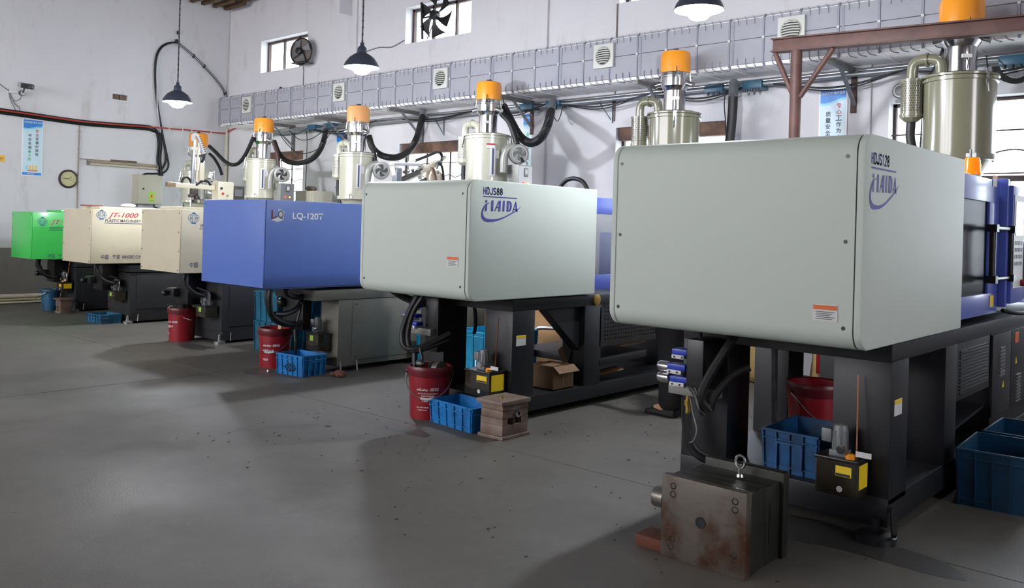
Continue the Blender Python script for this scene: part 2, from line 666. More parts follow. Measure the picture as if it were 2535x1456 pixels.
for k in range(5):
    y0 = 7.4 + 0.22 * k
    B().obox((XL + 0.12, y0, CH - 0.15), (XL + 0.8, y0, CH - 0.15), 0.07, 0.07).build('rafter_end', WOOD, cl, bevel=0.01)
# pilasters and haunches on the back wall
for k, px in enumerate((-11.0, -7.10, -3.05)):
    p = struct(B().box(px - 0.14, px + 0.07, YW - 0.035, YW, 0, CH).build('trim_%d' % (k + 1), WHITE_WALL, bevel=0.006))
B().prism([(-11.62, CH), (-11.05, 4.67), (-11.05, CH)], 'y', YW - 0.28, YW - 0.035).build('haunch', WHITE_WALL, bpy.data.objects['trim_1'])
st = struct(B().box(-5.985, -5.965, YW - 0.008, YW + 0.001, 2.7, 4.10).build('trim_4', M('crack_grey', (110, 102, 96), 0.9)))
sk = struct(B().box(XL, XL + 0.03, YW - 0.03, YW, 0, CH).build('trim_5', wall_material('corner_strip_grey', (188, 184, 184), (196, 192, 192), (120, 112, 106))))  # full-height strip in the corner, slightly greyer than the walls

wn = 0
for (x0, x1, z0, z1) in low:
    wn += 1
    yf = YW + 0.13
    w = struct(B().box(x0, x0 + 0.03, yf, yf + 0.04, z0, z1).box(x1 - 0.03, x1, yf, yf + 0.04, z0, z1)
               .box(x0, x1, yf, yf + 0.04, z0, z0 + 0.03).box(x0, x1, yf, yf + 0.04, z1 - 0.03, z1)
               .build('window_%d' % wn, FRAMEM))
    if wn < 4:
        B().box(x0 + 0.02, x1 - 0.005, YW + 0.03, yf + 0.02, z1 - 0.15, z1 - 0.001).build('header_board', LINTEL, w, bevel=0.004)
    else:
        B().box(x0, x1, YW - 0.02, YW, z1, z1 + 0.05).build('header_board', WHITE_WALL, w)
    B().box(x0 + 0.03, x1 - 0.03, yf + 0.015, yf + 0.02, z0 + 0.03, z1 - 0.03).build('pane', PANE, w, smooth=False)
    nb = 3 if x1 - x0 < 2 else 4
    for k in range(1, nb):
        xm = x0 + (x1 - x0) * k / nb
        B().box(xm - 0.012, xm + 0.012, yf - 0.015, yf, z0, z1).build('mullion', FRAMEM, w)
    z = z1 - 0.30
    k = 0
    while z > z0 + 0.1:
        if k % 3 == 1:
            pts = [(x0 + (x1 - x0) * t / 24, yf - 0.03, z + 0.018 * math.sin(t * 1.3)) for t in range(25)]
            B().tube(pts, 0.007, 6, 2).build('wavy_grille_bar', FRAMEM, w)
        else:
            B().cyl((x0, yf - 0.03, z), (x1, yf - 0.03, z), 0.007, n=6).build('grille_bar', FRAMEM, w)
        z -= 0.19
        k += 1
    if wn == 4:
        B().box(x0, x1, yf - 0.03, yf + 0.02, 1.93, 1.98).box(-1.86, -1.81, yf - 0.03, yf + 0.02, 1.0, 1.95).build('transom', FRAMEM, w)
for (x0, x1, z0, z1) in upw:
    wn += 1
    yf = YW + 0.14
    w = struct(B().box(x0, x0 + 0.04, yf, yf + 0.05, z0, z1).box(x1 - 0.04, x1, yf, yf + 0.05, z0, z1)
               .box(x0, x1, yf, yf + 0.05, z0, z0 + 0.03).box(x0, x1, yf, yf + 0.05, z1 - 0.04, z1)
               .build('window_%d' % wn, FRAMEM))
    B().box(x0 + 0.04, x1 - 0.04, yf + 0.02, yf + 0.025, z0 + 0.03, z1 - 0.04).build('pane', PANE, w, smooth=False)
    for t in ((0.36, 0.7) if wn == 5 else (0.33, 0.68)):
        xm = x0 + (x1 - x0) * t
        B().box(xm - 0.015, xm + 0.015, yf, yf + 0.04, z0, z1).build('mullion', FRAMEM, w)
FRONT = [(-14.4 + 2.75 * k, -14.4 + 2.75 * k + 2.45, 2.2, 5.2) for k in range(4)]
holed_wall('wall_front', XL - 0.3, 4.5, -0.1, CH, -6.3, -6.0, FRONT, WHITE_WALL)
wr = B()
RY = [-6.3, 2.8, 4.6, YB]
for k in range(3):
    if k % 2 == 0:
        wr.box(4.5, 4.8, RY[k], RY[k + 1], -0.1, CH)
    else:
        wr.box(4.5, 4.8, RY[k], RY[k + 1], -0.1, 1.9).box(4.5, 4.8, RY[k], RY[k + 1], 4.2, CH)  # unseen opening, added to light the right-hand faces of the machines
struct(wr.build('wall_right', WHITE_WALL, smooth=False))
gr = struct(B().box(-60, 40, -40, 60, -0.5, -0.3).build('ground', M('outdoor_ground', (176, 176, 172), 0.9)))

# ================================================================== HAIDA logo polygons (unit: underline length = 1)
LOGO = [[(158, 387), (192, 385), (190, 418), (160, 425)],
        [(152, 540), (156, 478), (192, 440), (188, 540)],
        [(262, 395), (300, 393), (297, 548), (260, 546)],
        [(315, 550), (372, 425), (396, 402), (402, 420), (390, 430), (332, 550)],
        [(393, 402), (430, 402), (425, 555), (390, 553)],
        [(350, 488), (396, 490), (396, 507), (344, 505)],
        [(468, 405), (502, 405), (497, 558), (462, 556)],
        [(540, 408), (574, 408), (570, 562), (536, 560)],
        [(570, 408), (605, 418), (628, 450), (632, 500), (620, 540), (597, 562), (566, 562), (568, 546), (585, 540),
         (596, 500), (595, 460), (585, 430), (570, 424)],
        [(698, 420), (708, 445), (655, 567), (640, 567)],
        [(697, 420), (706, 422), (742, 570), (706, 570)],
        [(668, 525), (715, 527), (718, 545), (660, 543)]]
SWO = [(245, 425), (178, 432), (122, 488), (95, 560), (108, 635), (160, 682), (250, 693), (370, 685), (500, 650), (640, 595), (740, 545), (815, 490)]
SWI = [(245, 425), (198, 444), (150, 485), (124, 550), (132, 602), (172, 638), (250, 656), (360, 658), (480, 636), (600, 592), (700, 552), (815, 490)]


def haida_logo(parent, x, y0, z0, w, hs):
    """on the plane X=x; underline starts at (y0,z0), length w, hs metres per crop px vertically"""
    k = w / 602.0

    def c(p):
        return (x, y0 + (p[0] - 118) * k, z0 - (p[1] - 0.075 * (p[0] - 118) - 325) * hs)
    b = B()
    for pl in LOGO:
        b.poly([c(p) for p in pl])
    o_ = catmull([Vector((*p, 0)) for p in SWO], 4)
    i_ = catmull([Vector((*p, 0)) for p in SWI], 4)
    for a in range(len(o_) - 1):
        try:
            b.poly([c(o_[a]), c(o_[a + 1]), c(i_[a + 1]), c(i_[a])])
        except ValueError:
            pass
    b.poly([(x, y0, z0), (x, y0 + w, z0), (x, y0 + w, z0 - 0.007), (x, y0, z0 - 0.007)])
    b.build('logo', INKB, parent, smooth=False)


def ring_ribbon(b, x, cy, cz, ry, rz, wd, t0=0, t1=360, n=28):
    for i in range(n):
        a, c = R(t0 + (t1 - t0) * i / n), R(t0 + (t1 - t0) * (i + 1) / n)
        b.poly([(x, cy + ry * math.cos(a), cz + rz * math.sin(a)), (x, cy + ry * math.cos(c), cz + rz * math.sin(c)),
                (x, cy + (ry - wd) * math.cos(c), cz + (rz - wd) * math.sin(c)), (x, cy + (ry - wd) * math.cos(a), cz + (rz - wd) * math.sin(a))])


def globe_logo(parent, x, cy, cz, ry=0.066, rz=0.05):
    b = B()
    w = 0.0032
    for f in (1, 0.66, 0.3):
        ring_ribbon(b, x, cy, cz, ry * f, rz, w)
    for f in (-0.6, -0.2, 0.2, 0.6):
        h = ry * math.sqrt(1 - f * f)
        b.poly([(x, cy - h, cz + rz * f), (x, cy + h, cz + rz * f), (x, cy + h, cz + rz * f + w), (x, cy - h, cz + rz * f + w)])
    b.poly([(x, cy - 0.024, cz + rz), (x, cy + 0.024, cz + rz), (x, cy + 0.012, cz + rz + 0.013), (x, cy - 0.012, cz + rz + 0.013)])
    b.poly([(x, cy - 0.03, cz - rz - 0.012), (x, cy + 0.03, cz - rz - 0.012), (x, cy + 0.024, cz - rz + 0.002), (x, cy - 0.024, cz - rz + 0.002)])
    b.build('globe_emblem', INKG, parent, smooth=False)
    text('大', 0.03, INKG, parent, (x, cy - 0.045, cz - 0.015), YR, ZU)
    text('海', 0.03, INKG, parent, (x, cy + 0.015, cz - 0.015), YR, ZU)


def loop_hose(name, parent, pts, r=0.022, mat=None):
    return B().tube(pts, r, 8, 4).build(name, mat or BLACK, parent)


def foot_pad(parent, x, y, bright=True, rr=0.07):
    f = B().lathe([(0, 0), (rr, 0), (rr, 0.03), (rr * 0.8, 0.04), (0.018, 0.045), (0.018, 0.1), (0, 0.1)], (x, y, 0), 18).build(
        'levelling_foot', STEEL if bright else DARK, parent)
    return f


def lubricator(m, x0, x1, y0, y1, z0, z1, dark=True, yellow=True, k=1.0):
    """oil tank with motor bolted on the base; tank box given in world coordinates"""
    t = B().box(x0, x1, y0, y1, z0, z1).build('oil_tank', OILTANK if dark else JTDARK, m, bevel=0.012)
    w = x1 - x0
    cx = x0 + w * 0.45
    cy = (y0 + y1) / 2
    B().box(x0 - 0.004, x1 + 0.004, y0 - 0.004, y1 + 0.004, z1 - 0.012, z1 + 0.004).build('tank_lid', BLACKP, t, bevel=0.004)
    B().lathe([(0, 0), (0.034 * k, 0), (0.034 * k, 0.10 * k), (0.028 * k, 0.115 * k), (0, 0.115 * k)], (cx, cy, z1 + 0.03), 16).build('motor', GREYM, t)
    b = B()
    for i in range(10):
        a = R(i * 36)
        b.obox((cx + 0.034 * k * math.cos(a), cy + 0.034 * k * math.sin(a), z1 + 0.04), (cx + 0.034 * k * math.cos(a), cy + 0.034 * k * math.sin(a), z1 + 0.12 * k), 0.005, 0.005, (1, 0, 0))
    b.build('cooling_fins', GREYM, t)
    B().box(cx - 0.08 * k, cx - 0.03 * k, cy - 0.03, cy + 0.02, z1 + 0.06, z1 + 0.125 * k).build('terminal_box', GREYM, t, bevel=0.008)
    B().box(cx - 0.04, cx + 0.04, cy - 0.035, cy + 0.035, z1 + 0.002, z1 + 0.03).build('pump_base', GREYM, t, bevel=0.004)
    B().lathe([(0, 0), (0.02 * k, 0), (0.02 * k, 0.018), (0, 0.018)], (cx + 0.03, y0 - 0.002, z1 + 0.045), 14, axis='y').build('pressure_gauge', CHROME, t)
    if yellow:
        B().lathe([(0, 0), (0.022 * k, 0), (0.022 * k, 0.016), (0.015 * k, 0.024), (0, 0.024)], (x1 - 0.045, y0 + 0.035, z1 + 0.004), 14).build('filler_cap', ORANGE, t)
        B().box(x0 + w * 0.50, x1 - 0.025, y0 - 0.003, y0 - 0.001, z1 - 0.075, z1 - 0.028).build('label_plate', YEL, t)
        B().box(x0 + w * 0.51, x1 - 0.03, y0 - 0.0045, y0 - 0.003, z1 - 0.073, z1 - 0.062).build('label_print', INKK, t)
        B().box(x1 + 0.001, x1 + 0.003, y0 + 0.02, y1 - 0.02, z0 + 0.04, z1 - 0.02).build('label_plate', YEL, t)
        B().lathe([(0, 0), (0.014, 0), (0.014, 0.002), (0, 0.002)], (x0 + w * 0.6, y0 - 0.004, z0 + 0.035), 14, axis='y').build('round_sticker', LAB, t)
        B().box(x1 - 0.02, x1 + 0.05, y0 + 0.03, y0 + 0.034, z1 + 0.02, z1 + 0.045).build('bar_code_tag', LAB, t)
        B().cyl((x1 - 0.03, cy, z1), (x1 - 0.05, cy + 0.05, z1 + 0.38), 0.004, n=6).build('copper_oil_line', M('copper', (130, 84, 56), 0.4, 0.6), t)
    else:
        B().box(x0 + w * 0.35, x0 + w * 0.6, y0 - 0.003, y0 - 0.001, z1 - 0.07, z1 - 0.02).build('label_plate', M('lime_label', (150, 196, 70), 0.5), t)
    return t


def valve_block(m, x, y, z, s=1.0):
    v = B().box(x, x + 0.30 * s, y, y + 0.10 * s, z - 0.03 * s, z + 0.03 * s).build('valve_manifold', DULLST, m, bevel=0.005)
    for (dx, dz, w) in ((0.02, 0.055, 0.12), (0.0, 0.125, 0.12), (0.03, 0.215, 0.10)):
        B().box(x + dx * s, x + (dx + w) * s, y - 0.02, y + 0.06 * s, z + (dz - 0.012) * s, z + (dz + 0.022) * s).build('solenoid_valve', VALB, v, bevel=0.004)
        B().box(x + dx * s, x + (dx + w * 0.8) * s, y - 0.022, y + 0.05 * s, z + (dz - 0.035) * s, z + (dz - 0.012) * s).build('valve_body', LAB, v, bevel=0.003)
        for q in (0.02, 0.07):
            B().cyl((x + (dx + q) * s, y - 0.025, z + (dz - 0.024) * s), (x + (dx + q) * s, y - 0.02, z + (dz - 0.024) * s), 0.006 * s, n=10).build('socket_screw', BLACKP, v)
    for dz in (0.055, 0.12):
        B().lathe([(0, 0), (0.025 * s, 0.004), (0.032 * s, 0.02 * s), (0.032 * s, 0.08 * s), (0, 0.08 * s)], (x - 0.085 * s, y + 0.02, z + dz * s), 16, axis='x').build('solenoid_coil', CHROME, v)
    return v


# ================================================================== MACHINE: rounded pale cover (two machines)
def big_machine(x0, x1, yf, ye, z0, z1, base_y, label, model, logo):
    m = thing('injection_moulding_machine', label, 'machine', ((x0 + x1) / 2, base_y, 0))
    e = 0.036
    prof = rrect(yf, ye, z0, z1, 0.085, {'bl', 'tl'})
    cov = B().prism(prof, 'x', x0 + e + 0.002, x1 - e - 0.002).build('cover', HAIDA, m, sharp=30)
    for a, c in ((x0, x0 + e - 0.001), (x1 - e + 0.001, x1)):
        B().prism(prof, 'x', a, c).build('side_plate', HAIDA, cov, bevel=0.012, sharp=30, seg=3)
    pin = rrect(yf + 0.006, ye - 0.004, z0 + 0.006, z1 - 0.006, 0.08, {'bl', 'tl'})
    B().prism(pin, 'x', x0 + 0.01, x1 - 0.01).build('gasket', SEAM, cov)
    zs = (z1 - 0.1, (z0 + z1) / 2, z0 + 0.095) if model == '128' else (z1 - 0.1, z0 + 0.098)
    for z in zs:
        for x in (x0 + 0.058, x1 - 0.075):
            B().cyl((x, yf - 0.001, z), (x, yf + 0.004, z), 0.009, n=14).build('socket_screw', BLACKP, cov)
    px1 = x1 - 0.10
    pz = z0 + 0.19 if model == '128' else z0 + 0.30
    lp = B().box(px1 - 0.108, px1, yf - 0.003, yf, pz - 0.07, pz).build('warning_plate', LAB, cov)
    B().box(px1 - 0.106, px1 - 0.002, yf - 0.0045, yf - 0.003, pz - 0.022, pz - 0.003).build('warning_band', ORL, cov)
    for k in range(5):
        B().box(px1 - 0.095 + 0.004 * (k % 2), px1 - 0.012 - 0.01 * (k % 3), yf - 0.0042, yf - 0.003, pz - 0.033 - k * 0.0075, pz - 0.030 - k * 0.0075).build('small_print', SEAM, cov)
    lx = x1 + 0.0015
    if model == '128':
        stroke_text('HDJS128', 0.044, 0.0075, INKB, cov, lx, 3.732, 1.716, 0.225)
        haida_logo(cov, lx, 3.728, 1.701, 0.312, 0.078 / 155)
    else:
        stroke_text('HDJS88', 0.044, 0.0075, INKB, cov, lx, 4.236, 1.624, 0.20)
        haida_logo(cov, lx, 4.232, 1.611, 0.345, 0.076 / 155)
    # base frame
    by = base_y
    bx0, bx1 = x0 + 0.16, x1 - 0.03
    zb = z0 - 0.01
    zt = zb - 0.085
    cw = 0.27
    B().box(bx0, bx1, by, 8.0, zt, zb).build('upper_beam', DARK, m, bevel=0.004)
    B().box(bx0, bx1, by, 8.0, 0.06, 0.165 if model == '88' else 0.19).build('lower_beam', DARK, m, bevel=0.004)
    B().box(bx1 - cw, bx1, by + 0.004, by + 0.25, 0.16, zt + 0.01).build('column', DARK, m, bevel=0.004)
    B().box(bx0 + 0.0, bx0 + cw, by + 0.004, by + 0.25, 0.16, zt + 0.01).build('column', DARK, m, bevel=0.004)
    c2 = by + 0.86
    B().box(bx1 - 0.22, bx1, c2, c2 + 0.22, 0.16, zt + 0.01).build('column', DARK, m, bevel=0.004)
    B().box(bx0, bx0 + 0.22, c2, c2 + 0.22, 0.16, zt + 0.01).build('column', DARK, m, bevel=0.004)
    if model == '88':
        B().prism([(by + 0.42, zt + 0.005), (c2 + 0.01, zt + 0.005), (c2 + 0.01, zt - 0.36)], 'x', bx1 - 0.14, bx1 - 0.05).build('gusset', DARK, m)
    # cabinets beyond
    yc = c2 + 0.22 if model == '128' else 7.2
    if model == '128':
        cab = B().box(bx0, bx1 - 0.012, 6.02, 8.0, 0.165, zt).build('electrical_cabinet', DARK, m, bevel=0.004)
        B().box(bx1 - 0.010, bx1 + 0.004, 6.0, 6.48, 0.3, zt - 0.01).build('cabinet_door', DARK, m, bevel=0.004)
        B().box(bx1 - 0.010, bx1 + 0.004, 6.49, 7.1, 0.3, zt - 0.01).build('cabinet_door', DARK, m, bevel=0.004)
        for (ya, za) in ((6.16, 0.72), (6.62, 0.50)):
            for k in range(9):
                B().obox((bx1 + 0.008, ya, za - k * 0.022), (bx1 + 0.008, ya + 0.13, za - k * 0.022), 0.012, 0.008).build('louvre', DULLST, cab)
        for (ya, za) in ((6.25, 0.46), (6.60, 0.58)):
            B().prism([(ya, za), (ya + 0.05, za), (ya + 0.025, za + 0.045)], 'x', bx1 + 0.004, bx1 + 0.006).build('hazard_sticker', YEL, cab)
        B().box(bx1 + 0.004, bx1 + 0.006, 6.58, 6.68, 0.72, 0.79).build('hazard_sticker', ORL, cab)
        lv = B().box(bx1 - 0.02, bx1 - 0.004, c2 + 0.23, 5.95, 0.50, zt + 0.0).build('louvred_panel', DARK, m, bevel=0.003)
        for k in range(13):
            z = 0.535 + k * 0.0195
            B().box(bx1 - 0.004, bx1 + 0.003, c2 + 0.28, 5.90, z, z + 0.009).build('slat', BLACKP, lv)
        B().box(bx0, bx1 - 0.03, c2 + 0.22, c2 + 0.235, 0.16, 0.30).build('drain_lip', DARK, m)
        B().prism([(5.15, 0.30), (6.0, 0.36), (6.0, 0.38), (5.15, 0.32)], 'x', bx0 + 0.2, bx1 - 0.04).build('chute', DARK, m)
    else:
        B().prism([(5.66, 0.36), (6.36, 0.38), (6.36, 0.32), (5.66, 0.30)], 'x', bx0 + 0.1, bx1 - 0.0).build('chute', DARK, m, bevel=0.006)
        pf = B().box(bx1 - 0.012, bx1 - 0.006, 5.67, 6.45, 0.47, 0.76)
        # perforated guard: frame plus bars crossing
        pf = B().box(bx1 - 0.01, bx1, 5.66, 5.72, 0.46, 0.78).box(bx1 - 0.01, bx1, 5.72, 6.5, 0.46, 0.505).build('guard_frame', DARK, m)
        g = B()
        for k in range(20):
            y = 5.72 + k * 0.038
            g.box(bx1 - 0.008, bx1 - 0.002, y + 0.024, y + 0.038, 0.505, 0.78)
        for k in range(9):
            z = 0.505 + k * 0.032
            g.box(bx1 - 0.0085, bx1 - 0.0015, 5.72, 6.48, z + 0.020, z + 0.032)
        g.build('perforated_guard', DARK, pf)
        B().box(bx0, bx1 - 0.012, 6.9, 8.0, 0.165, zt).build('electrical_cabinet', DARK, m, bevel=0.004)
        B().lathe([(0, 0), (0.045, 0), (0.045, 0.012), (0.03, 0.014), (0, 0.014)], (bx1 + 0.001, 5.60, zt + 0.045), 24, axis='x').build('brass_cap', BRASS, m)
    # notice on the front right column side
    zn = 0.64 if model == '128' else 0.62
    B().box(bx1 + 0.001, bx1 + 0.003, by + 0.045, by + 0.15, zn - 0.07, zn + 0.005).build('notice_plate', LAB, m)
    B().box(bx1 + 0.003, bx1 + 0.004, by + 0.047, by + 0.148, zn - 0.015, zn + 0.003).build('notice_band', YEL, m)
    # mould area: hood, door, injection end
    dx = x1 - 0.05
    hd = B().box(x0 + 0.1, dx - 0.06, ye, 6.7 if model == '128' else ye + 0.05, z0 + 0.02, z1 - 0.12).build('clamp_unit', M('clamp_grey', (150, 148, 150), 0.5, 0.2, var=0.15, scale=3), m)
    zd0, zd1 = z0 + 0.03, z1 - 0.06
    fr = B()
    y0d, y1d = ye + 0.004, 6.16 if model == '128' else 6.45
    wy0, wy1 = (5.24, 5.93) if model == '128' else (5.60, 6.2)
    wz0, wz1 = (1.075, 1.64) if model == '128' else (1.04, 1.53)
    fr.box(dx - 0.03, dx, y0d, y1d, zd0, wz0).box(dx - 0.03, dx, y0d, y1d, wz1, zd1).box(dx - 0.03, dx, y0d, wy0, wz0, wz1).box(dx - 0.03, dx, wy1, y1d, wz0, wz1)
    dr = fr.build('safety_door', BLUE, m, bevel=0.003)
    if model == '128':
        B().box(dx - 0.02, dx - 0.014, wy0, wy1, wz0, wz1).build('pane', SMOKE, dr, smooth=False)
        hx = dx + 0.05
        hl = B()
        for y in (5.80, 6.26):
            hl.cyl((hx, y, 1.17), (hx, y, 1.475), 0.019, n=12)
            hl.box(hx - 0.028, hx + 0.028, y - 0.028, y + 0.028, 1.455, 1.50).box(hx - 0.028, hx + 0.028, y - 0.028, y + 0.028, 1.145, 1.19)
        hl.cyl((hx, 5.80, 1.478), (hx, 6.26, 1.478), 0.013, n=10).cyl((hx, 5.80, 1.167), (hx, 6.26, 1.167), 0.013, n=10)
        for z in (1.478, 1.167):
            hl.cyl((hx, 6.03, z), (dx - 0.01, 6.03, z), 0.012, n=10)
        hl.build('door_handle', BLACKP, dr)
        B().box(dx + 0.001, dx + 0.003, 5.98, 6.08, 1.74, 1.81).build('notice_plate', LAB, dr)
        B().box(dx + 0.003, dx + 0.004, 5.98, 6.08, 1.79, 1.81).build('notice_band', ORL, dr)
        B().box(dx + 0.001, dx + 0.003, 5.98, 6.07, 0.99, 1.06).build('notice_plate', YEL, dr)
        # operator panel
        cp = B().box(dx - 0.10, dx + 0.04, 6.19, 6.25, 0.98, 1.80).box(dx - 0.12, dx + 0.06, 6.25, 6.58, 1.0, 1.76).build('control_panel', BLUE, m, bevel=0.008)
        B().box(dx + 0.061, dx + 0.064, 6.28, 6.55, 1.10, 1.70).build('panel_face', LAB, cp)
        B().box(dx + 0.064, dx + 0.067, 6.31, 6.52, 1.44, 1.66).build('screen', M('dim_screen', (120, 128, 150), 0.2), cp)
        for k in range(4):
            for j in range(5):
                B().box(dx + 0.064, dx + 0.067, 6.31 + j * 0.042, 6.34 + j * 0.042, 1.38 - k * 0.045, 1.405 - k * 0.045).build('key', GREYM, cp)
        B().lathe([(0, 0), (0.022, 0), (0.022, 0.02), (0.012, 0.03), (0, 0.03)], (dx + 0.065, 6.50, 1.13), 14, axis='x').build('emergency_stop', RED, cp)
        # injection end
        inj = B().box(x0 + 0.12, dx - 0.0, 6.75, 8.0, 1.0, 1.42).build('injection_unit', BLUE, m, bevel=0.01)
        B().box(x0 + 0.15, dx - 0.02, 6.75, 8.0, 1.42, 1.53).build('top_cover', HAIDA, inj, bevel=0.01)
        B().box(dx - 0.02, dx + 0.08, 6.72, 6.98, 1.13, 1.40).build('remote_box', GREYM, inj, bevel=0.008)
        B().box(dx + 0.081, dx + 0.12, 6.74, 6.80, 1.17, 1.37).build('handset', BLACKP, inj, bevel=0.012)
        loop_hose('coiled_cord', inj, [(dx + 0.09, 6.77, 1.17), (dx + 0.11, 6.80, 1.02), (dx + 0.10, 6.70, 0.94), (dx + 0.06, 6.45, 0.93), (dx + 0.0, 6.32, 0.95)], 0.014)
    else:
        B().box(dx - 0.018, dx - 0.012, wy0, wy1, wz0, wz1).build('pane', SMOKE, dr, smooth=False)
        B().box(x0 + 0.2, dx - 0.1, 6.9, 8.0, 0.95, 1.38).build('injection_unit', BLUE, m, bevel=0.01)
    foot_pad(m, bx1 - 0.04, by - 0.03, False, 0.09 if model == '128' else 0.07)
    foot_pad(m, bx0 + 0.06, by + 0.02, False, 0.07)
    foot_pad(m, bx1 - 0.06, 7.9, False, 0.07)
    foot_pad(m, bx0 + 0.06, 7.9, False, 0.07)
    B().obox((bx1 + 0.02, by + 0.005, 0.16), (bx1 + 0.05, by - 0.06, 0.05), 0.02, 0.05).build('foot_bracket', DARK, m)
    return m


mA = big_machine(-2.595, -1.31, 3.665, 5.165, 0.917, 1.842, 4.15,
                 'largest pale grey machine, the nearest one at the right', '128', None)
lubricator(mA, -1.62, -1.425, 3.985, 4.13, 0.205, 0.375)
valve_block(mA, -2.42, 3.98, 0.575, 0.9)
B().box(-2.30, -2.20, 3.95, 4.15, 0.60, 0.85).build('hose_block', BLACKP, mA, bevel=0.01)
for pts, r in (([(-2.05, 4.05, 0.93), (-2.10, 3.98, 0.80), (-2.17, 3.95, 0.66), (-2.20, 3.94, 0.56), (-2.17, 3.98, 0.50)], 0.024),
               ([(-2.17, 3.98, 0.50), (-2.14, 3.98, 0.58), (-2.08, 4.04, 0.68), (-2.02, 4.10, 0.72)], 0.02),
               ([(-2.32, 4.0, 0.60), (-2.26, 3.98, 0.57), (-2.22, 3.96, 0.50), (-2.20, 3.97, 0.47)], 0.014),
               ([(-2.36, 4.02, 0.66), (-2.27, 3.97, 0.63), (-2.21, 3.96, 0.52)], 0.012),
               ([(-2.35, 4.03, 0.53), (-2.345, 4.03, 0.40), (-2.31, 4.03, 0.28), (-2.25, 4.05, 0.22), (-2.2, 4.1, 0.21)], 0.017),
               ([(-2.32, 4.02, 0.46), (-2.31, 4.02, 0.36), (-2.28, 4.03, 0.27), (-2.22, 4.08, 0.225)], 0.016),
               ([(-2.25, 4.0, 0.92), (-2.24, 3.99, 0.80), (-2.26, 3.98, 0.70), (-2.22, 3.96, 0.55)], 0.010)):
    loop_hose('hydraulic_hose', mA, pts, r)
B().cyl((-2.32, 4.02, 0.545), (-2.32, 4.02, 0.45), 0.016, n=12).cyl((-2.32, 4.02, 0.52), (-2.32, 4.02, 0.49), 0.021, n=6).build('brass_fitting', BRASS, mA)
B().tube([(-2.30, 4.0, 0.55), (-2.27, 3.99, 0.45), (-2.25, 3.99, 0.38), (-2.27, 4.0, 0.32), (-2.30, 4.01, 0.30)], 0.004, 6, 4).build('thin_hose', GALV, mA)
B().cyl((-1.98, 4.3, 0.82), (-2.08, 4.55, 0.17), 0.016, n=10).build('strut', DULLST, mA)

mB = big_machine(-5.22, -4.06, 4.112, 5.54, 0.892, 1.72, 4.60,
                 'smaller pale grey machine in the middle, right of the blue one', '88', None)
lubricator(mB, -4.375, -4.13, 4.42, 4.59, 0.20, 0.375)
valve_block(mB, -4.98, 4.40, 0.60, 0.85)
B().box(-4.84, -4.70, 4.45, 4.62, 0.45, 0.86).build('hose_block', BLACKP, mB, bevel=0.01)
for pts, r in (([(-4.75, 4.30, 0.90), (-4.82, 4.27, 0.76), (-4.87, 4.25, 0.60), (-4.84, 4.25, 0.50), (-4.76, 4.30, 0.49), (-4.68, 4.4, 0.54), (-4.62, 4.5, 0.60)], 0.022),
               ([(-4.71, 4.32, 0.90), (-4.79, 4.28, 0.75), (-4.83, 4.27, 0.58), (-4.79, 4.28, 0.47), (-4.70, 4.36, 0.50), (-4.64, 4.5, 0.55)], 0.02),
               ([(-4.78, 4.30, 0.48), (-4.77, 4.29, 0.40), (-4.75, 4.28, 0.33)], 0.02),
               ([(-4.74, 4.31, 0.50), (-4.70, 4.30, 0.42), (-4.70, 4.28, 0.36)], 0.012),
               ([(-5.05, 4.3, 0.90), (-5.02, 4.4, 0.84), (-4.95, 4.5, 0.80), (-4.85, 4.6, 0.80)], 0.03),
               ([(-4.56, 4.66, 0.86), (-4.56, 4.70, 0.76), (-4.60, 4.75, 0.64), (-4.64, 4.78, 0.58)], 0.014)):
    loop_hose('hydraulic_hose', mB, pts, r)
B().tube([(-4.37, 4.75, 0.72), (-4.45, 4.80, 0.68), (-4.50, 4.85, 0.58), (-4.50, 4.86, 0.45)], 0.012, 8, 4).build('red_hose', RED, mB)


